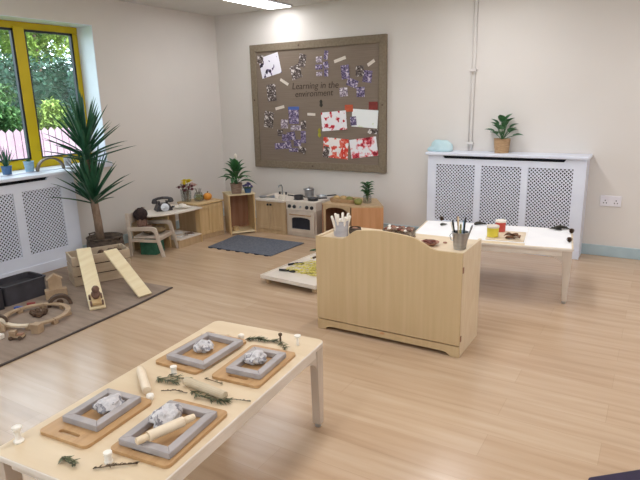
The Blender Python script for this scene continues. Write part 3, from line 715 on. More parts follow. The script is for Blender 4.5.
for x, y, lb in ((4.43, -1.03, 'dark pine cone at the back right corner of the art table'), (4.455, -1.33, 'dark pine cone at the front right corner of the art table'), (3.36, -1.01, 'dark pine cone at the back left of the art table')):
    o = MB()
    for i in range(6):
        zz = .004 + .006*i; rr = .020*math.sin(PI*(.25 + .7*i/6))
        for q in range(8): o.leaf((rr*.4*math.cos(q*PI/4+i*.4), rr*.4*math.sin(q*PI/4+i*.4), zz), (math.cos(q*PI/4+i*.4), math.sin(q*PI/4+i*.4), .6), rr, .012, 0, 3, .2)
    o.blob((0, 0, .018), (.010, .010, .017), 0)
    o = o.build('pine_cone', 'cone', loc=(x, y, AZ), recalc=False); tag(o, lb, 'pine cone')

# plant and cloth on the back radiator cover
def leafy_pot(name, label, loc, r0, r1, h, potmat, leaves, mat, cat='plant'):
    t = thing(name, label, cat, loc)
    MB().lathe([(r0, 0), (r1, h), (r1+.004, h), (r1-.004, h-.004), (r1-.012, h-.015), (.001, h-.015)], 24).build('pot', potmat, t)
    MB().lathe([(r1-.011, h-.016), (.002, h-.010)], 20).build('soil', 'soil', t)
    f_ = MB(); st = MB()
    for (p, d, L, w_, dr) in leaves:
        st.tube([(0, 0, h-.015), Vector(p)*.6 + Vector((0, 0, h*.4)), p], .003, 5)
        f_.leaf(p, d, L, w_, dr, 6)
    st.build('stems', 'leaf', t); f_.build('leaves', mat, t, recalc=False)
    return t
r = random.Random(11); lv = []
for k in range(17):
    a = k*2.4; t = k/17; rad = .10*(1-t*.75)
    p = (math.cos(a)*rad, math.sin(a)*rad*.8, .16 + .16*t)
    lv.append((p, (math.cos(a), math.sin(a)*.7, .35 + .9*t), .105, .070, .25))
leafy_pot('potted_plant', 'small bushy plant in a tan woven pot on the back radiator cover', (3.638, -.12, .9505), .066, .078, .135, 'wicker', lv, 'leaf')
o = MB()
n = 14
for i in range(n+1):
    for q in range(9):
        pass
cl_ = MB().blob((0, 0, .03), (.115, .075, .085), .25, 1.6, 4.2, 3)
for v in cl_.bm.verts: v.co.z = max(v.co.z, 0) ; v.co.x += .0
cl_.blob((-.06, 0, .02), (.085, .07, .035), .2, 2, 1.2, 3)
for v in cl_.bm.verts: v.co.z = max(v.co.z, .0)
o = cl_.build('folded_cloth', 'aqua', loc=(3.035, -.13, .9505), smooth=True); tag(o, 'pale aqua bundled cloth on the left end of the back radiator cover', 'cloth')

# ------------------------------------------------------------------ play kitchen along the back wall
def doors(parent, xs, y, z0, z1, mat='playwood', knob=True):
    for k, (a, b) in enumerate(xs):
        d = MB(); s_ = .035
        d.bx(a, b, y-.012, y, z0, z1)
        for q in ((a, a+s_, z0, z1), (b-s_, b, z0, z1), (a+s_, b-s_, z0, z0+s_), (a+s_, b-s_, z1-s_, z1)): d.bx(q[0], q[1], y-.020, y-.0121, q[2], q[3])
        dd = d.build('door', mat, parent, bevel=.002)
        if knob:
            xk = b-.018 if k == 0 else a+.018
            MB().lathe([(.006, 0), (.006, .008), (.013, .012), (.012, .02), (.004, .024)], 14, at((xk, y-.020, z1-.03), R(90))).build('knob', 'black', dd)
su = thing('sink_unit', 'low wooden play sink cupboard left of the toy cooker', 'cupboard', (1.0, -.645, 0))
W_, D_, H_ = .405, .42, .40
MB().bx(0, .016, 0, D_, 0, H_-.02).build('side_panel', 'playwood', su); MB().bx(W_-.016, W_, 0, D_, 0, H_-.02).build('side_panel', 'playwood', su)
MB().bx(.016, W_-.016, .02, D_, .03, .045).build('bottom_panel', 'playwood', su); MB().bx(.016, W_-.016, D_-.012, D_, .045, H_-.02).build('back_panel', 'playwood', su)
MB().bx(.016, W_-.016, .008, .022, 0, .045).build('plinth', 'playwood', su)
hole = rrect(.05, .24, .10, .30, .03)
MB().prism([(-.004, -.015), (W_+.001, -.015), (W_+.001, D_), (-.004, D_)], H_-.022, H_, None, [hole]).build('worktop', 'edge', su, bevel=.002)
MB().lathe([(.09, -.07), (.105, -.01), (.11, 0), (.104, 0), (.094, -.01), (.08, -.064)], 4, at((.145, .20, H_-.002), 0, 0, R(45))).build('basin', 'steel', su)
doors(su, [(.018, .2), (.204, W_-.018)], .018, .05, H_-.028)
MB().tube([(.145, .34, H_), (.145, .34, H_+.09), (.145, .32, H_+.115), (.145, .28, H_+.115), (.145, .265, H_+.095)], .008, 8).build('tap', 'steel', su, smooth=True)
for x in (.10, .19): MB().tube([(x, .35, H_), (x, .35, H_+.03)], .012, 10).build('tap_handle', 'darksteel', su)
for k, (dx, dy) in enumerate(((.262, .06), (.312, .075), (.36, .055))):
    o = MB().lathe([(.014, 0), (.021, .004), (.025, .045), (.022, .045), (.018, .006)], 18).build('toy_cup', 'pegwhite', loc=(1.0+dx, -.645+dy, .4005)); tag(o, ('white toy cup nearest the play sink', 'white toy cup in the middle of three', 'white toy cup nearest the toy cooker')[k], 'cup', 'white toy cups')
o = MB().lathe([(.03, 0), (.05, .012), (.052, .016), (.03, .006)], 20).build('toy_plate', 'steel', loc=(1.06, -.60+.02, .4005)); tag(o, 'grey toy dish at the left end of the play sink worktop', 'dish')

ck = thing('toy_cooker', 'low wooden toy cooker with oven window and five knobs', 'cooker', (1.407, -.622, 0))
W_, D_ = .395, .42
MB().bx(0, W_, .012, D_, .0, .30).build('body', 'leg', ck, bevel=.003)
MB().bx(-.001+.002, W_, .004, D_, .3005, .375).build('control_panel', 'edge', ck, bevel=.003)
MB().bx(.001, W_+.004, -.004, D_, .3755, .40).build('hob', 'edge', ck, bevel=.003)
ov = MB().prism([(.02, .045), (W_-.02, .045), (W_-.02, .285), (.02, .285)], -.006, .0115, XZ, [[(.075, .085), (W_-.075, .085), (W_-.075, .20), (.32-.03, .215), (W_/2, .222), (.105, .215), (.075, .20)]]).build('oven_door', 'leg', ck, bevel=.002)
MB().bx(.07, W_-.07, .008, .0112, .08, .225).build('oven_window', 'dark', ov)
MB().tube([(.06, -.006, .25), (.06, -.024, .25), (W_-.06, -.024, .25), (W_-.06, -.006, .25)], .006, 8).build('handle', 'wicker', ov)
for k, x in enumerate((.05, .115, .1975, .28, .345)):
    rr = .012 if k == 2 else .021
    MB().lathe([(rr, 0), (rr, .008), (rr*.7, .02), (rr*.5, .022)], 16, at((x, .004, .338), R(90))).build('knob', 'steel' if k == 2 else 'black', ck)
for x, y in ((.10, .12), (.29, .12), (.10, .30), (.29, .30)):
    MB().lathe([(.060, 0), (.060, .004), (.045, .005), (.045, .002), (.02, .002)], 20, at((x, y, .4001))).build('hob_ring', 'black', ck)
HZ = .4056
def pan(name, label, x, y, r_, h_, ha, hl, mat, lid=False):
    t = thing(name, label, 'pan', (x, y, HZ), ha)
    MB().lathe([(r_*.88, 0), (r_*.92, .003), (r_, h_), (r_+.004, h_), (r_-.004, h_-.002), (r_*.85, .006)], 24).build('pan_body', mat, t)
    MB().tube([(r_*.96, 0, h_*.75), (r_+hl*.5, 0, h_*.9), (r_+hl, 0, h_*.95)], .007, 8).build('handle', 'black', t)
    if lid:
        MB().lathe([(r_+.003, h_+.001), (r_*.8, h_+.012), (.01, h_+.018), (.009, h_+.03), (.004, h_+.032)], 24).build('lid', mat, t)
pan('saucepan', 'grey toy saucepan on the front left hob ring', 1.407+.10, -.622+.12, .055, .040, R(190), .08, 'darksteel')
pan('cooking_pot', 'tall steel toy pot on the back left hob ring', 1.407+.13, -.622+.30, .058, .085, R(175), .02, 'steel', True)
pan('frying_pan', 'dark toy frying pan on the front right hob ring', 1.407+.29, -.622+.12, .062, .022, R(25), .10, 'darksteel')
pan('frying_pan', 'steel toy frying pan on the back right hob ring', 1.407+.30, -.622+.29, .062, .024, R(40), .11, 'steel')

# open shelf unit right of the cooker
UZ = .42
A, B, Cc, Dd, Ee = (1.925, -.695), (2.305, -.735), (2.600, -.590), (2.34, -.20), (1.93, -.22)
un = thing('corner_shelf_unit', 'wooden shelf unit with dark arched opening right of the toy cooker', 'shelf unit')
MB().prism([A, B, Cc, Dd, Ee], UZ-.016, UZ).build('top_panel', 'playwood', un, bevel=.002)
MB().prism([A, B, Cc, Dd, Ee], .0, .018).build('bottom_panel', 'playwood', un)
def wallp(p, q, z0, z1, th=.014, ins=.0):
    p, q = Vector((*p, 0)), Vector((*q, 0)); d = (q-p).normalized(); n = Vector((-d.y, d.x, 0))
    m = Matrix((d, n, Vector((0, 0, 1)))).transposed().to_4x4(); m.translation = p
    return MB().bx(ins, (q-p).length-ins, 0, th, z0, z1, m)
wallp(B, Cc, .0185, UZ-.0165).build('side_panel', 'orangewood', un)
wallp(Cc, Dd, .0185, UZ-.0165, ins=.016).build('side_panel', 'orangewood', un)
wallp(Dd, Ee, .0185, UZ-.0165, ins=.016).build('back_panel', 'brownwood', un)
wallp(Ee, A, .0185, UZ-.0165, ins=.002).build('side_panel', 'brownwood', un)
p, q = Vector((*A, 0)), Vector((*B, 0)); d = (q-p).normalized(); n_ = Vector((-d.y, d.x, 0)); Lf = (q-p).length
m = Matrix((d, Vector((0, 0, 1)), n_)).transposed().to_4x4(); m.translation = p
MB().prism([(.02, .0185), (.045, .0185), (.045, .34)] + [(Lf/2 - (Lf/2-.045)*math.cos(R(a)), .34 + .048*math.sin(R(a))) for a in range(15, 180, 15)] + [(Lf-.045, .34), (Lf-.045, .0185), (Lf-.02, .0185), (Lf-.02, UZ-.017), (.02, UZ-.017)], .001, .015, m).build('face_frame', 'playwood', un)
# food on it
bb = thing('bread_basket', 'long tan basket of play food on the shelf unit by the cooker', 'basket', (2.12, -.55, UZ+.0005), R(5))
MB().prism(rrect(-.15, .15, -.055, .055, .05), 0, .008).build('base', 'wicker', bb)
mb = MB()
for k, z in enumerate((.014, .024, .034)):
    mb.tube([(x*(1+.02*k), y*(1+.03*k), z) for x, y in (rrect(-.15, .15, -.055, .055, .05) + [(.15, .005)])], .006, 6, cap=False)
mb.build('rim', 'wicker', bb)
for k, (dx, dy, s, m) in enumerate(((-.09, 0, .042, 'bread'), (-.01, .005, .045, 'bread'), (.07, -.005, .042, 'veg'))):
    o = MB().blob((0, 0, 0), (s, s*.75, s*.7), .15, 2, k).build('toy_bread_roll' if m == 'bread' else 'toy_squash', m, loc=(2.12+dx, -.55+dy, UZ+.04), smooth=True)
    tag(o, ('tan play roll at the cooker end of the basket', 'tan play roll in the middle of the basket', 'green play squash in the right of the basket')[k], 'toy food', 'play food in the basket')
o = MB()
o.lathe([(.012, 0), (.034, .006), (.046, .03), (.040, .055), (.016, .066), (.004, .064)], 20)
o = o.build('squash', 'veg', loc=(2.325, -.62, UZ+.0005), smooth=True); tag(o, 'round olive squash on the shelf unit beside the leafy jar', 'squash')
pl = thing('jar_plant', 'leafy green cutting in a clear glass jar on the shelf unit', 'plant', (2.37, -.50, UZ+.0005))
MB().lathe([(.042, 0), (.046, .004), (.046, .07), (.040, .08), (.040, .09), (.037, .09), (.037, .08), (.043, .07), (.043, .006)], 24).build('jar', 'glass', pl)
f_ = MB(); st = MB(); r = random.Random(5)
for k in range(22):
    a = k*2.4; z = .085 + .13*k/22
    p = Vector((math.cos(a)*.022, math.sin(a)*.022, z)); st.tube([(0, 0, .01), p*.7 + Vector((0, 0, .02)), p], .002, 4)
    f_.leaf(p, (math.cos(a), math.sin(a), .7), .075, .055, .4, 5)
st.build('stems', 'leaf', pl); f_.build('leaves', 'leaf', pl, recalc=False)

# ------------------------------------------------------------------ corner: crate unit, cupboard, half-moon table
CA, CB = Vector((.828, -.915, 0)), Vector((1.008, -.668, 0))
d = (CB-CA).normalized(); n_ = Vector((-d.y, d.x, 0)); Lf = (CB-CA).length
cu = thing('corner_crate', 'upright open wooden crate angled across the room corner', 'crate', CA, math.atan2(d.y, d.x))
ch_ = .452; dp = .27
MB().bx(0, .016, 0, dp, 0, ch_).build('side_panel', 'pine', cu, bevel=.002); MB().bx(Lf-.016, Lf, 0, dp, 0, ch_).build('side_panel', 'pine', cu, bevel=.002)
MB().bx(-.008, Lf+.008, -.006, dp, ch_, ch_+.016).build('top_panel', 'pine_pale', cu, bevel=.002); MB().bx(.016, Lf-.016, 0, dp, .012, .03).build('bottom_panel', 'pine_pale', cu, bevel=.002)
MB().bx(.016, Lf-.016, dp-.012, dp, .03, ch_).build('back_panel', 'brownwood', cu)
o = MB().lathe([(.03, 0), (.034, .004), (.036, .045), (.033, .045), (.031, .006)], 18).build('wooden_bowl', 'pine', loc=CA + d*.085 + n_*.09 + Vector((0, 0, .0305))); tag(o, 'small wooden pot inside the corner crate', 'pot')
lv = []
for k in range(24):
    a = k*2.4 + .4; t = k/24
    p = (math.cos(a)*.055*(1.2-t), math.sin(a)*.055*(1.2-t), .14 + .17*t)
    lv.append((p, (math.cos(a), math.sin(a), .30 + 1.7*t), .19 - .02*t, .068, .50 - .25*t))
ctop = .4686
ly = leafy_pot('peace_lily', 'peace lily in a woven pot on the corner crate', (.850, -.795, ctop), .055, .068, .12, 'wicker2', lv, 'leaf')
MB().tube([(0, 0, .12), (.012, 0, .30), (.02, -.01, .40)], .0025, 5).build('flower_stem', 'leaf', ly)
MB().blob((.022, -.01, .425), (.020, .012, .032), .1).build('white_bloom', 'chalk', ly, smooth=True)
vp = thing('violet_plant', 'purple flowering plant in a blue pot beside the peace lily', 'plant', (.935, -.695, ctop))
MB().lathe([(.034, 0), (.044, .055), (.047, .055), (.040, .05)], 18).build('pot', 'teal', vp)
r = random.Random(8); f_ = MB()
for k in range(26): a = k*2.4; f_.blob((.042*math.sqrt(k/26)*1.3*math.cos(a), .042*math.sqrt(k/26)*1.3*math.sin(a), .075 + .03*(1-k/26) + r.uniform(-.01, .01)), (.013, .013, .010), .3, 3, k, 1)
f_.build('flowers', 'vflower', vp)
f_ = MB()
for k in range(14): a = k*2.4; f_.leaf((.015*math.cos(a), .015*math.sin(a), .05), (math.cos(a), math.sin(a), .4), .06, .03, .3, 4)
f_.build('leaves', 'leaf', vp, recalc=False)

lcup = thing('play_cupboard', 'low two-door wooden cupboard against the left wall', 'cupboard', (.672, -1.262, 0), R(90-6.5))
# local x runs along the front (towards the back wall), local y points to the wall
W_, D_, H_ = .375, .34, .405
MB().bx(0, .016, .004, D_, 0, H_-.016).build('side_panel', 'playwood', lcup); MB().bx(W_-.016, W_, .004, D_, 0, H_-.016).build('side_panel', 'playwood', lcup)
MB().bx(-.006, W_+.004, -.012, D_, H_-.016, H_).build('worktop', 'pine', lcup, bevel=.002); MB().bx(.016, W_-.016, .02, D_, .03, .045).build('bottom_panel', 'playwood', lcup)
MB().bx(.016, W_-.016, D_-.012, D_, .045, H_-.016).build('back_panel', 'playwood', lcup); MB().bx(.016, W_-.016, .006, .02, 0, .045).build('plinth', 'playwood', lcup)
doors(lcup, [(.018, .187), (.190, W_-.018)], .012, .05, H_-.024, 'pine', False)
LZ = .4056
# pumpkin, jar and vase on it
o = MB()
pr = []
for i in range(13):
    a = PI*i/12; pr.append((max(.004, .052*math.sin(a)**.8), .040 - .040*math.cos(a)))
o.lathe(pr, 32)
for v in o.bm.verts:
    a = math.atan2(v.co.y, v.co.x); k = 1 - .07*abs(math.sin(a*4)); v.co.x *= k; v.co.y *= k
pk = o.build('pumpkin', 'pumpkin', loc=(.575, -.985, LZ), smooth=True); tag(pk, 'small orange pumpkin on the low cupboard', 'pumpkin')
MB().tube([(0, 0, .074), (.004, 0, .09), (.012, 0, .10)], .006, 6).build('stalk', 'stem', pk)
gj = thing('glass_jug', 'squat glass jar of dried stems beside the pumpkin', 'jar', (.535, -1.085, LZ))
MB().lathe([(.04, 0), (.055, .01), (.060, .05), (.045, .085), (.040, .10), (.037, .10), (.042, .085), (.056, .05), (.05, .012)], 24).build('jar_glass', 'glass', gj)
MB().blob((0, 0, .045), (.048, .048, .038), .2, 3, 1).build('dried_filling', 'veg', gj)
f_ = MB(); r = random.Random(2)
for k in range(8): a = k*2.4; f_.tube([(0, 0, .05), (.02*math.cos(a), .02*math.sin(a), .10), (.035*math.cos(a), .035*math.sin(a), .145)], .002, 4)
f_.build('dried_stems', 'stem', gj)

# half-moon table
hm = thing('half_moon_table', 'half-moon wooden play table with a lower shelf at the left wall', 'table', (.34, -1.59, 0))
# quarter-round top: straight back along the wall, straight right end beside the cupboard
QX, QY0, QY1 = .43, -.36, .305
def quarter(k, x0=0.0):
    n = 2.6
    return [(x0, QY1-.002), ] + [(x0 + (QX*k)*max(0, math.cos(R(a)))**(2/n), QY1-.002 - (QY1-QY0)*k*max(0, math.sin(R(a)))**(2/n)) for a in range(0, 91, 6)]
MB().prism(quarter(1), .374, .39).build('tabletop', 'edge', hm, bevel=.003)
MB().bx(.0, .014, QY0+.05, QY1-.01, .0, .3735).build('back_panel', 'playwood', hm)
MB().bx(.0145, .27, -.055, -.040, 0, .3735).build('middle_panel', 'pine', hm)
MB().bx(.33, .40, QY1-.018, QY1-.003, 0, .3735).build('end_panel', 'pine', hm)
MB().bx(.0145, .405, -.0395, QY1-.0185, .085, .10).build('lower_shelf', 'edge', hm, bevel=.002)
MB().bx(.0145, .385, -.0395, QY1-.0185, 0, .0845).build('base_panel', 'playwood', hm)
HMZ = .3906
ph = thing('telephone', 'dark old-fashioned dial telephone on the half-moon table', 'telephone', (.505, -1.60, HMZ), R(62))
ph.scale = (1.2, 1.2, 1.2)
MB().prism([(-.075, 0), (.075, 0), (.070, .012), (.045, .062), (-.045, .062), (-.070, .012)], -.055, .055, XZ).build('body', 'phone', ph, bevel=.008)
MB().lathe([(.036, 0), (.036, .006), (.014, .008), (.004, .012)], 20, at((0, -.058, .032), R(75))).build('dial', 'steel', ph)
for x in (-.035, .035): MB().bx(x-.008, x+.008, -.02, .02, .062, .085).build('cradle', 'phone', ph, bevel=.003)
hs = MB().tube([(-.072, 0, .098), (-.045, 0, .106), (0, 0, .110), (.045, 0, .106), (.072, 0, .098)], .012, 8)
for x in (-.072, .072): hs.lathe([(.022, -.028), (.026, -.02), (.020, 0), (.012, .012)], 16, at((x, 0, .095)))
hs.build('handset', 'phone', ph)
MB().tube([(.07, .03, .01)] + [(.09+.012*math.cos(k*1.2)+.002*k, .03+.004*k, .01+.006*math.sin(k*1.2)) for k in range(12)], .003, 5).build('cord', 'black', ph)
vs = thing('flower_vase', 'glass vase of yellow and maroon flowers on the low cupboard behind the half-moon table', 'vase', (.415, -1.16, LZ))
MB().lathe([(.05, 0), (.055, .004), (.062, .14), (.058, .14), (.051, .008)], 24).build('vase_glass', 'glass', vs)
f_ = MB()
for k in range(12): a = k*2.4; f_.tube([(.02*math.cos(a), .02*math.sin(a), .008), (.03*math.cos(a), .03*math.sin(a), .12), (.06*math.cos(a), .06*math.sin(a), .2)], .0025, 5)
f_.build('stems', 'stem', vs)
def flowerheads(name, mat, spots, s):
    g = MB()
    for i, (x, y, z) in enumerate(spots):
        for k in range(12):
            a = k*PI/6; g.leaf((x, y, z), (math.cos(a), math.sin(a), .5), s, s*.55, .2, 4)
            g.leaf((x, y, z+.006), (math.cos(a+.2), math.sin(a+.2), 1.3), s*.7, s*.45, .2, 4)
        g.blob((x, y, z+.004), (s*.3, s*.3, s*.25), .1)
    g.build(name, mat, vs, recalc=False)
flowerheads('yellow_flowers', 'yflower', [(.0, -.01, .225), (.045, .02, .225), (-.01, .05, .215), (.03, -.045, .205)], .05)
flowerheads('maroon_flowers', 'rflower', [(.03, -.06, .165), (.06, -.01, .155), (-.03, -.07, .16), (.05, .05, .16), (-.04, .03, .17), (.06, -.07, .13), (.07, .03, .13)], .042)
flowerheads('peach_flowers', 'pflower', [(.02, .085, .18), (.06, .085, .17), (.0, .10, .155)], .04)
o = MB().lathe([(.04, 0), (.07, .010), (.082, .016), (.07, .014), (.03, .006)], 24).build('white_dish', 'pegwhite', loc=(.62, -1.43, HMZ)); tag(o, 'white dish on the half-moon table right of the telephone', 'dish')
o = MB().blob((0, 0, .02), (.05, .035, .02), .3, 2, 3).build('crumpled_napkin', 'chalk', loc=(.62, -1.43, HMZ+.012)); tag(o, 'crumpled white napkin in the dish by the telephone', 'napkin')
for k, (x, y, rz, c, t) in enumerate(((.62, -1.53, 20, 'chalk', .014), (.66, -1.40, -25, 'wicker2', .012), (.50, -1.42, 60, 'paper', .010))):
    b_ = thing('board_book', ('pale board book lying left on the lower shelf', 'brown board book at the front of the lower shelf', 'white thin book at the back of the lower shelf')[k], 'book', (x, y, .1006), R(rz), 'books on the lower shelf')
    MB().bx(-.05, .05, -.038, .038, 0, .002).bx(-.05, .05, -.038, .038, t-.002, t).bx(-.05, -.046, -.038, .038, .002, t-.002).build('cover', c, b_)
    MB().bx(-.0455, .047, -.035, .035, .0021, t-.0021).build('pages', 'paper', b_)

# child's armchair
chx = Vector((.595, -1.845, 0)); chr_ = R(21)
ca = thing('child_armchair', 'pale bent-wood child armchair facing the half-moon table', 'chair', chx, chr_)
for sy in (-1, 1):
    y = sy*.172
    pts = [(-.175, 0), (-.165, .2), (-.175, .30)]
    f_ = MB().prism([(-.195, 0), (-.160, 0), (-.150, .20), (-.160, .44), (-.195, .44), (-.183, .20)], -.011, .011, at((0, y, 0)) @ XZ)
    f_.build('rear_post', 'leg', ca, bevel=.004)
    out = [(-.16, .282), (.075, .290)] + [(.075 + .055*math.sin(R(a)), .255 + .035*math.cos(R(a))) for a in (20, 45, 70)] + [(.150, .17), (.195, 0)]
    inn = [(.160, 0), (.115, .17), (.095, .238), (.070, .256), (-.16, .250)]
    MB().prism([(p[0], p[1]+.016) if p[1] > .2 else p for p in out] + [(p[0], p[1]+.010) if p[1] > .2 else p for p in inn], -.012, .012, at((0, y, 0)) @ XZ).build('arm', 'leg', ca, bevel=.004)
    MB().bar((-.168, y, .165), (.125, y, .160), .016, .030).build('side_rail', 'leg', ca, bevel=.003)
MB().prism(rrect(-.15, .14, -.158, .158, .03), .182, .197).build('seat', 'leg', ca, bevel=.003)
MB().bx(-.178, -.164, -.160, .160, .33, .43).build('backrest', 'leg', ca, bevel=.003)
MB().bar((.118, -.16, .165), (.118, .16, .165), .014, .028).build('front_rail', 'leg', ca)
cs = Matrix.Rotation(chr_, 4, 'Z'); cs.translation = chx
o = MB().blob((0, 0, 0), (.115, .125, .035), .12, 2, 2, 3).build('seat_cushion', 'camo', loc=cs @ Vector((.005, .02, .233)), rotz=chr_, smooth=True); tag(o, 'mottled brown cushion on the child armchair seat', 'cushion')
ty = thing('soft_toy', 'dark brown plush toy slumped against the child armchair back', 'soft toy', cs @ Vector((-.085, -.055, .262)), chr_)
MB().blob((0, 0, .055), (.048, .055, .065), .15, 2, 1, 3).build('body', 'mouse', ty, smooth=True)
MB().blob((-.005, 0, .145), (.066, .078, .066), .18, 3, 6, 3).build('head', 'hair', ty, smooth=True)
for s in (-1, 1):
    MB().blob((.01, s*.055, .065), (.020, .022, .045), .1, 2, 1, 2).build('arm', 'mouse', ty, smooth=True)
    MB().blob((.055, s*.03, .015), (.045, .022, .020), .1, 2, 1, 2).build('leg', 'mouse', ty, smooth=True)
    MB().blob((-.01, s*.045, .195), (.012, .018, .018), .1, 2, 1, 2).build('ear', 'hair', ty, smooth=True)
gb = thing('fabric_bin', 'dark green fabric bin under the child armchair', 'bin', cs @ Vector((-.02, -.01, .0)), chr_)
MB().prism(rrect(-.09, .09, -.10, .10, .02), 0, .008).build('base', 'green', gb)
MB().prism(rrect(-.09, .09, -.10, .10, .02), .0081, .135, None, [rrect(-.083, .083, -.093, .093, .016)]).build('sides', 'green', gb)

# slate mat
mt = thing('floor_mat', 'slate blue rectangular mat on the floor before the play kitchen', 'mat', (1.36, -1.165, 0), R(1))
MB().prism([(-.40, -.285), (.415, -.29), (.445, .29), (-.45, .285)], .001, .010).build('mat_pile', 'mat', mt, bevel=.003)
for k in range(7):
    MB().prism(arc(-.36 + .12*k, -.288, .028, 180, 360, 8, .018), .001, .009).build('edge_tab', 'matedge', mt)

# white tray of straw on the floor
ty0 = thing('low_tray', 'low white wooden tray table of yellow straw behind the cabinet', 'tray', (2.51, -1.68, 0), R(-4))
MB().bx(-.285, .285, -.50, .50, .045, .070).build('tray_base', 'edge', ty0, bevel=.004)
MB().bx(-.285, .285, -.50, -.49, .0701, .078).bx(-.285, .285, .49, .50, .0701, .078).bx(-.285, -.275, -.49, .49, .0701, .078).bx(.275, .285, -.49, .49, .0701, .078).build('rim', 'edge', ty0)
for sx in (-1, 1):
    for sy in (-1, 1): MB().bx(sx*.24-.02, sx*.24+.02, sy*.44-.02, sy*.44+.02, 0, .045).build('foot', 'playwood', ty0)
r = random.Random(21); f_ = MB()
for k in range(420):
    x = max(-.16, min(.25, r.gauss(.03, .10))); y = r.uniform(-.30, .22); a = r.uniform(0, PI); L = r.uniform(.03, .07); z = .074 + r.random()**2*.035
    dx, dy = math.cos(a)*L, math.sin(a)*L
    f_.tube([(x-dx*.5, y-dy*.5, z), (x+dx*.5, y+dy*.5, z + r.uniform(-.004, .006))], .0028, 4)
o = f_.build('straw', 'straw', loc=(2.51, -1.68, 0), rotz=R(-4)); o['kind'] = 'stuff'; tag(o, 'loose yellow straw heaped on the low white tray', 'straw')
def scoop(label, p, rz, L):
    t = thing('toy_scoop', label, 'scoop', p, rz, 'black scoops on the tray')
    MB().tube([(-L*.5, 0, .010), (L*.12, 0, .011)], .010, 8).build('handle', 'black', t)
    MB().prism(rrect(L*.12, L*.5, -.022, .022, .018), .002, .012).build('scoop_head', 'black', t, bevel=.003)
scoop('black handled scoop nearest the front edge of the white tray', (2.335, -1.965, .0705), R(12), .15)
scoop('black handled scoop farther back at the left of the white tray', (2.29, -1.76, .0705), R(50), .15)
o = MB().tube([(-.05, 0, .01), (0, .01, .03), (.05, 0, .012)], .010, 8).build('wood_curl', 'wood_dk', loc=(2.43, -1.62, .098)); tag(o, 'dark brown bark piece on the straw', 'bark')
sprig('green leafy sprig at the back of the white tray', [(2.16, -1.33), (2.20, -1.27), (2.25, -1.22), (2.30, -1.20)], 70, .05, 'leaf', .0705, .018)

# ------------------------------------------------------------------ yucca by the window
yu = thing('yucca', 'tall two-headed yucca in a dark wicker pot by the left wall', 'plant', (.42, -2.30, 0))
MB().lathe([(.13, 0), (.15, .02), (.175, .16), (.165, .235), (.173, .25), (.163, .255), (.150, .235), (.13, .20), (.002, .20)], 28).build('pot', 'basket', yu)
for s in (-1, 1): MB().tube([(s*.165, -.04, .23), (s*.19, -.03, .262), (s*.19, .03, .262), (s*.165, .04, .23)], .009, 8).build('handle', 'basket', yu)
MB().lathe([(.148, .2005), (.002, .215)], 24).build('soil', 'soil', yu)
MB().tube([(-.045, -.015, .20), (-.048, -.02, .40), (-.055, -.03, .60), (-.058, -.03, .70)], .040, 12, r1=.033).build('trunk', 'bark', yu, smooth=True)
MB().tube([(-.057, -.03, .66), (-.06, -.04, .84), (-.065, -.045, 1.04)], .033, 10, r1=.026).build('upper_trunk', 'bark', yu, smooth=True)
def rosette(c, n, L0, seed, zspan, lo=8):
    g = MB(); r = random.Random(seed)
    for k in range(n):
        t = k/n; a = k*2.39996 + r.uniform(-.3, .3)
        el = R(lo + (86-lo)*t**.85 + r.uniform(-8, 8))
        p = Vector(c) + Vector((math.cos(a)*.025, math.sin(a)*.025, zspan*t))
        d = Vector((math.cos(a)*math.cos(el), math.sin(a)*math.cos(el), math.sin(el)))
        L = L0*r.uniform(.8, 1.12)
        if .42 + p.x + d.x*L < .03: L = (.39 + p.x)/max(1e-3, -d.x)
        g.leaf(p, d, L, .056, .12*(1-t)*r.uniform(.2, 1.6), 6, .3, tip=0)
    return g
rosette((-.055, -.03, .57), 50, .43, 3, .17, 22).build('lower_leaves', 'yucca', yu, recalc=False)
rosette((-.065, -.045, .97), 54, .45, 9, .24, 12).build('upper_leaves', 'yucca', yu, recalc=False)

# things on the sill / left cover
SZ = .9105
def cupp(label, x, y, r_, h, mat, n, ll, up, grp=None):
    t = thing('potted_succulent', label, 'plant', (x, y, SZ))
    MB().lathe([(r_*.8, 0), (r_, h), (r_+.003, h), (r_-.005, h-.008), (.002, h-.010)], 20).build('pot', mat, t)
    g = MB(); r = random.Random(label)
    for k in range(n):
        a = k*2.4; el = up + (1.45-up)*k/n
        g.leaf((math.cos(a)*.008, math.sin(a)*.008, h-.012), (math.cos(a)*math.cos(el), math.sin(a)*math.cos(el), math.sin(el)), ll*r.uniform(.8, 1.1), .016, -.05, 4, .4, tip=0)
    g.build('leaves', 'yucca' if 'aloe' in label else 'leaf', t, recalc=False)
cupp('spiky aloe in a blue pot on the window shelf', .005, -2.915, .045, .075, 'teal', 24, .17, .9)
cupp('pale blue patterned pot beside the wooden arch on the window shelf', .0, -2.70, .045, .095, 'paleblue', 10, .04, .8)
o = MB()
pts = [(.135*math.cos(R(a)), .118*math.sin(R(a))) for a in range(0, 181, 10)]; inn = [(.117*math.cos(R(a)), .102*math.sin(R(a))) for a in range(180, -1, -10)]
o.prism(pts + inn, -.02, .02, YZ)
o = o.build('wooden_arch', 'wrung', loc=(.085, -2.545, SZ), rotz=R(-6), bevel=.003); tag(o, 'thin grey wooden arch standing on the window shelf', 'arch')
o = MB().lathe([(.028, 0), (.034, .004), (.036, .07), (.030, .078), (.030, .084), (.026, .084)], 18).build('small_jar', 'glassjar', loc=(-.12, -2.22, SZ)); tag(o, 'small grey jar at the far end of the window shelf', 'jar')

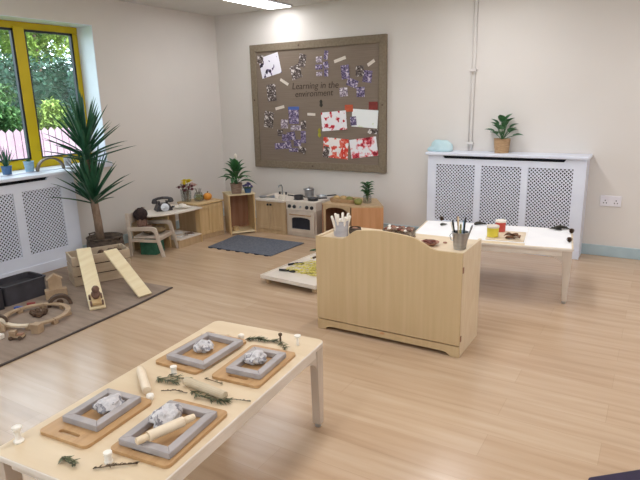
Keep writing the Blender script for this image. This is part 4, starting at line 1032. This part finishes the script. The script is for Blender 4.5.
# ------------------------------------------------------------------ left rug, crate, ramps, blocks
rg = thing('play_rug', 'large brown rug along the left radiator cover', 'rug', (0, 0, 0))
MB().prism([(.24, -4.9), (1.775, -4.9), (1.725, -4.0), (1.655, -3.05), (1.595, -2.60), (.24, -2.66)], .001, .007).build('rug_pile', 'rug', rg)
ed = MB()
P_ = [(1.775, -4.9), (1.725, -4.0), (1.655, -3.05), (1.595, -2.60)]
for a, b in zip(P_, P_[1:]): ed.bar((a[0]+.008, a[1], .0055), (b[0]+.008, b[1], .0055), .016, .009)
ed.build('rug_edge', 'rugedge', rg)
RZ = .0072
cr = thing('wooden_crate', 'slatted wooden crate under two plank ramps', 'crate', (.865, -2.985, RZ), math.atan2(.43, .20))
Lc, Dc_, Hh = .480, .25, .256
for k in range(3):
    z0 = .004 + k*.087
    MB().bx(0, Lc, 0, .012, z0, z0+.078).build('slat', 'cratewood', cr, bevel=.002); MB().bx(0, Lc, Dc_-.012, Dc_, z0, z0+.078).build('slat', 'cratewood', cr, bevel=.002)
    MB().bx(0, .012, .0125, Dc_-.0125, z0, z0+.078).build('slat', 'cratewood', cr, bevel=.002); MB().bx(Lc-.012, Lc, .0125, Dc_-.0125, z0, z0+.078).build('slat', 'cratewood', cr, bevel=.002)
for x in (.0125, Lc-.0345):
    for y in (.0125, Dc_-.0345): MB().bx(x, x+.022, y, y+.022, 0, Hh).build('corner_post', 'cratewood', cr)
MB().bx(.0125, Lc-.0125, .0125, Dc_-.0125, .001, .010).build('base', 'cratewood', cr)
crm = Matrix.Rotation(math.atan2(.43, .20), 4, 'Z'); crm.translation = (.865, -2.985, RZ)
for k, (x, y, s) in enumerate(((.30, .08, .05), (.36, .13, .055), (.41, .09, .05), (.28, .16, .05), (.40, .19, .045))):
    p = crm @ Vector((x, y, .17 + s*.8))
    o = MB().blob((0, 0, 0), (s, s*.8, s*.8), .3, 3, k+.5, 2).build('pine_cone', 'cone', loc=p); tag(o, 'dark brown cone heaped in the slatted crate', 'pine cone', 'cones in the slatted crate')
o = MB().bx(.04, Lc-.04, .04, Dc_-.04, .0105, .172).build('bark_filling', 'soil'); o.matrix_world = crm; o['kind'] = 'stuff'; tag(o, 'dark bark chips filling the slatted crate', 'bark chips')
def ramp_plank(label, top, foot, w_):
    p, q = Vector(foot), Vector(top)
    d = (q-p).normalized()
    o = MB().bar((0, 0, 0), q-p, w_, .016).build('plank_ramp', 'pine_pale', bevel=.002); o.location = p
    return tag(o, label, 'ramp', 'plank ramps on the crate')
ramp_plank('pale plank ramp nearest the radiator cover with a toy at its foot', (.835, -2.838, .305), (1.490, -3.240, .017), .115)
ramp_plank('pale plank ramp at the right end of the crate', (1.085, -2.765, .305), (1.585, -2.868, .018), .115)
tm = thing('wooden_mouse_car', 'small brown toy figure on wheels at the foot of a ramp', 'toy', (1.430, -3.203, .052), R(-31))
MB().bx(-.05, .05, -.026, .026, .012, .030).build('chassis', 'pine', tm, bevel=.003)
MB().blob((0, 0, .058), (.028, .026, .032), .1, 2, 1, 3).build('body', 'mouse', tm, smooth=True)
MB().blob((.008, 0, .100), (.023, .022, .022), .1, 2, 1, 3).build('head', 'mouse', tm, smooth=True)
for sx in (-1, 1):
    for sy in (-1, 1): MB().lathe([(.015, -.005), (.017, 0), (.015, .005)], 14, at((sx*.033, sy*.033, .014), R(90))).build('wheel', 'mouse', tm)
for o_ in [tm]: o_.rotation_euler = Euler((0, R(20.5), R(-31))); o_.scale = (1.25, 1.25, 1.25)

# black tub and dark box
tb = thing('storage_tub', 'dark grey rectangular tub in front of the left radiator cover', 'tub', (.685, -3.365, RZ), R(90))
MB().prism(rrect(-.175, .175, -.12, .12, .03), 0, .008).build('base', 'tub', tb)
mb = MB()
for k in range(1): mb.prism(rrect(-.175, .175, -.12, .12, .03), .0081, .145, None, [rrect(-.167, .167, -.112, .112, .026)])
mb.build('sides', 'tub', tb)
MB().prism(rrect(-.185, .185, -.13, .13, .035), .1451, .157, None, [rrect(-.165, .165, -.110, .110, .026)]).build('rim', 'tub', tb, bevel=.003)
o = MB().bx(-.155, .155, -.10, .10, .0085, .115).build('tub_filling', 'crate_dk', loc=(.685, -3.365, RZ), rotz=R(90)); o['kind'] = 'stuff'; tag(o, 'dark loose material inside the grey tub', 'loose parts')
db = thing('dark_box', 'dark open box at the left end of the brown rug', 'box', (.72, -3.705, RZ), R(90))
MB().bx(-.14, .14, -.11, .11, 0, .008).build('base', 'crate_dk', db)
MB().prism([(-.14, -.11), (.14, -.11), (.14, .11), (-.14, .11)], .0081, .155, None, [[(-.13, -.10), (.13, -.10), (.13, .10), (-.13, .10)]]).build('sides', 'crate_dk', db, bevel=.002)
for k, (dx, dy) in enumerate(((-.05, .02), (.04, -.02), (.05, .05), (-.04, -.05))):
    o = MB().leaf((0, 0, 0), (math.cos(k*1.7), math.sin(k*1.7), .5), .10, .06, .2, 5).build('fresh_leaf', 'veg', loc=(.72+dx, -3.705+dy, RZ+.105), recalc=False)
    sol = o.modifiers.new('thick', 'SOLIDIFY'); sol.thickness = .002
    tag(o, 'olive leaf lying in the dark open box', 'leaf', 'leaves in the dark box')
o = MB().bx(-.125, .125, -.095, .095, .0085, .10).build('box_filling', 'soil', loc=(.72, -3.705, RZ), rotz=R(90)); o['kind'] = 'stuff'; tag(o, 'dark soil filling the dark open box', 'soil')

# train track ring on blocks, house blocks, arches
def track_pt(a, r_): return Vector((1.225 + .215*r_*math.cos(a), -3.560 + .215*r_*math.sin(a), 0))
tt = thing('toy_track', 'pale oval wooden toy track on the brown rug', 'toy track', (0, 0, RZ))
nseg = 8
for k in range(nseg):
    a0, a1 = 2*PI*k/nseg, 2*PI*(k+1)/nseg - .02
    out = [track_pt(a0 + (a1-a0)*i/6, 1.07) for i in range(7)]; inn = [track_pt(a0 + (a1-a0)*i/6, .90) for i in range(6, -1, -1)]
    MB().prism([(p.x, p.y) for p in out + inn], .022, .037).build('track_piece', 'dowel' if k in (5, 6) else 'toywood', tt, bevel=.002)
for k in range(nseg):
    p = track_pt(2*PI*k/nseg, .985); MB().bx(p.x-.018, p.x+.018, p.y-.018, p.y+.018, 0, .0215).build('track_riser', 'toywood', tt)
hb_ = thing('house_block', 'wooden house-shaped block standing on a flat block', 'block', (.985, -3.265, RZ), R(-32)) if False else None
o = MB().bx(-.08, .08, -.035, .035, 0, .075).build('wooden_block', 'toywood', loc=(.955, -3.215, RZ), rotz=R(60), bevel=.004); tag(o, 'wide wooden block under the house-shaped block', 'block', 'wooden blocks on the rug')
o = MB().prism([(-.048, 0), (.048, 0), (.048, .080), (.06, .083), (0, .125), (-.06, .083), (-.048, .080)], -.03, .03, XZ).build('house_block', 'toywood', loc=(.955, -3.215, RZ+.0755), rotz=R(60), bevel=.003); tag(o, 'house-shaped wooden block on top of a wide block', 'block', 'wooden blocks on the rug')
def archb(label, x, y, z, r0, r1, th, rz, mat, cat='arch'):
    pts = [(r1*math.cos(R(a)), r1*math.sin(R(a))) for a in range(0, 181, 12)]; inn = [(r0*math.cos(R(a)), r0*math.sin(R(a))) for a in range(180, -1, -12)]
    o = MB().prism(pts + inn, -th/2, th/2, XZ).build('arch_block', mat, loc=(x, y, z), rotz=rz, bevel=.003); return tag(o, label, cat, 'arch blocks on the rug')
archb('dark wooden arch over the track beside the house block', 1.135, -3.310, RZ, .062, .088, .05, R(60), 'wood_dk')
o = MB().blob((0, 0, .022), (.024, .024, .022), .3, 3, 7, 2).build('pine_cone', 'cone', loc=(1.135, -3.310, RZ)); tag(o, 'dark cone under the dark arch', 'pine cone')
archb('pale solid arch block at the left end of the toy track', 1.20, -3.87, RZ, .022, .085, .055, R(55), 'toywood')
archb('slim dark arch leaning by the pale arch block', 1.165, -3.80, RZ+.0385, .045, .060, .03, R(55), 'wood_dk')
for k, (dx, dy) in enumerate(((0, 0), (.045, .015), (-.04, .02), (.02, -.04), (-.03, -.03), (.06, -.03), (.01, .045))):
    o = MB().blob((0, 0, .018), (.024, .02, .018), .4, 3, k*1.3, 2).build('pine_cone', 'cone', loc=(1.170+dx, -3.510+dy, RZ)); tag(o, 'small brown cone in the heap inside the toy track', 'pine cone', 'cones inside the toy track')
o = MB().bx(-.03, .03, -.03, .03, 0, .065).build('wooden_block', 'toywood', loc=(1.478, -3.715, RZ), rotz=R(20), bevel=.003); tag(o, 'upright wooden block at the front of the toy track', 'block', 'wooden blocks on the rug')
o = MB().bx(-.03, .03, -.015, .015, 0, .03).build('toy_brick', 'bluetoy', loc=(.955, -3.53, RZ), rotz=R(30), bevel=.003); tag(o, 'bright blue toy beside the dark box', 'toy')
o = MB().bx(-.03, .03, -.012, .012, 0, .03).build('toy_brick', 'redtoy', loc=(.955, -3.43, RZ), rotz=R(50), bevel=.003); tag(o, 'red toy beside the grey tub', 'toy')
tk = thing('toy_truck', 'small wooden toy truck at the near end of the rug', 'toy', (1.455, -3.845, RZ), R(35))
tk.scale = (.78, .78, .78)
MB().bx(-.06, .06, -.028, .028, .018, .036).build('chassis', 'toywood', tk, bevel=.003); MB().bx(-.055, .0, -.025, .025, .0362, .075).build('cab', 'toywood', tk, bevel=.004); MB().bx(.005, .055, -.024, .024, .0362, .048).build('load', 'brownwood', tk, bevel=.002)
for sx in (-1, 1):
    for sy in (-1, 1): MB().lathe([(.016, -.006), (.018, 0), (.016, .006)], 16, at((sx*.038, sy*.035, .018), R(90))).build('wheel', 'wood_dk', tk)
o = MB().bx(-.03, .03, -.02, .02, 0, .03).build('wooden_block', 'chalk', loc=(1.34, -3.90, RZ), rotz=R(10), bevel=.003); tag(o, 'white block at the left edge of the rug', 'block', 'wooden blocks on the rug')

# dark corner thing at the bottom right of the picture
o = MB().prism(rrect(-.45, .45, -.3, .3, .02), .001, .014).build('foam_mat', 'plum', loc=(5.385, -3.470, 0), rotz=R(41.8), bevel=.003); tag(o, 'corner of a dark plum mat on the floor at the bottom right', 'mat')

# ------------------------------------------------------------------ outside the window
o = MB().bx(-30, -.32, -18, 26, -.35, -.30).build('ground', 'lawn'); struct(o)
fe = thing('picket_fence', 'pinkish white picket fence outside the window', 'fence', (-6.0, 0, -.30))
for k in range(42):
    y = -2.2 + .15*k
    MB().prism([(-.065, .05), (.065, .05), (.065, 1.29), (0, 1.35), (-.065, 1.29)], -.01, .01, at((0, y, 0)) @ YZ).build('picket', 'picket', fe)
for z in (.30, 1.05): MB().bx(-.045, -.012, -2.3, 4.2, z, z+.08).build('fence_rail', 'picket', fe)
def tree(label, x, y, h, r_, zc, mat, n, seed, ls, name='broadleaf_tree'):
    t = thing(name, label, 'tree', (x, y, -.3), 0, 'trees outside the window')
    MB().tube([(0, 0, 0), (.05, .02, h*.3), (0, 0, h*.65)], .12, 8, r1=.05).build('trunk', 'trunk', t)
    g = MB(); r = random.Random(seed)
    cl_ = [(r.uniform(-.7, .7)*r_, r.uniform(-.8, .8)*r_, zc + r.uniform(-.6, .6)*(h-zc)) for _ in range(16)]
    for k in range(n):
        c = cl_[k % 16]; v = Vector((r.gauss(0, 1), r.gauss(0, 1), r.gauss(0, 1))).normalized()*r_*.42*r.random()**.33
        d = Vector((r.gauss(0, 1), r.gauss(0, 1), r.gauss(0, .6)))
        g.leaf(Vector(c)+v, d, ls*r.uniform(.7, 1.3), ls*.6, .1, 2)
    g.build('crown', mat, t, recalc=False)
def hedge(label, x, y0, y1, h, mat, n, seed):
    t = thing('hedge', label, 'hedge', (x, (y0+y1)/2, -.3))
    g = MB(); r = random.Random(seed); L = y1-y0
    for k in range(n):
        g.leaf((r.uniform(-.6, .6), r.uniform(-L/2, L/2), r.uniform(0, h)+r.gauss(0, .08)), (r.gauss(.4, 1), r.gauss(0, 1), r.gauss(0, .7)), .16, .10, .1, 2)
    g.build('foliage', mat, t, recalc=False)
    MB().bx(-.25, .25, -L/2+.2, L/2-.2, 0, h*.9).build('inner_mass', mat, t)
hedge('dark green hedge behind the picket fence', -8.7, -1.5, 6.5, 2.9, 'tree3', 14000, 4)
tree('sunlit yellow-green tree above the hedge in the right pane', -11.4, 5.0, 5.9, 1.1, 4.3, 'tree1', 5200, 1, .17)
tree('mid green tree left of the sunlit tree', -11.4, 2.1, 5.7, 1.1, 3.8, 'tree2', 5200, 2, .17)
tree('bushy green shrub behind the fence in the left pane', -7.0, .9, 2.5, .55, 1.6, 'tree2', 2600, 6, .12, 'garden_shrub')
tree('bushy sunlit shrub behind the fence at the mullion', -7.0, 2.35, 2.0, .5, 1.4, 'tree1', 2200, 7, .11, 'garden_shrub')
tree('pale tree farther off at the right of the window', -14.5, 7.4, 7.0, 1.8, 4.2, 'tree2', 3600, 9, .2)

# ------------------------------------------------------------------ world, sun, camera
wd = bpy.data.worlds.new('sky'); sc.world = wd; wd.use_nodes = True
bg = wd.node_tree.nodes['Background']; bg.inputs['Color'].default_value = (.80, .90, 1.0, 1); bg.inputs['Strength'].default_value = 3.6
sl = bpy.data.lights.new('sun', 'SUN'); sl.energy = 1.6; sl.color = (1, .94, .84); sl.angle = R(3)
so_ = bpy.data.objects.new('sun', sl); col.objects.link(so_); so_.rotation_euler = Euler((R(48), 0, R(75)))   # lights the garden from over the building

cam = bpy.data.cameras.new('camera'); cam.sensor_width = 36; cam.lens = 558.2313*36/640; cam.clip_start = .05; cam.clip_end = 200
co = bpy.data.objects.new('camera', cam); col.objects.link(co)
pi_, ro, ya = .2478, -.0236, -.5482
fw_ = Vector((math.sin(ya)*math.cos(pi_), math.cos(ya)*math.cos(pi_), -math.sin(pi_)))
rt = Vector((math.cos(ya), -math.sin(ya), 0)); up = rt.cross(fw_)
r2 = rt*math.cos(ro) + up*math.sin(ro); u2 = -rt*math.sin(ro) + up*math.cos(ro)
mw = Matrix((r2, u2, -fw_)).transposed().to_4x4(); mw.translation = (4.9638, -5.7221, 1.5)
co.matrix_world = mw
sc.camera = co

vs_ = sc.view_settings
sc.display_settings.display_device = 'sRGB'
vs_.view_transform = 'Standard'; vs_.look = 'None'; vs_.gamma = 1; vs_.use_curve_mapping = False; vs_.exposure = 0.55
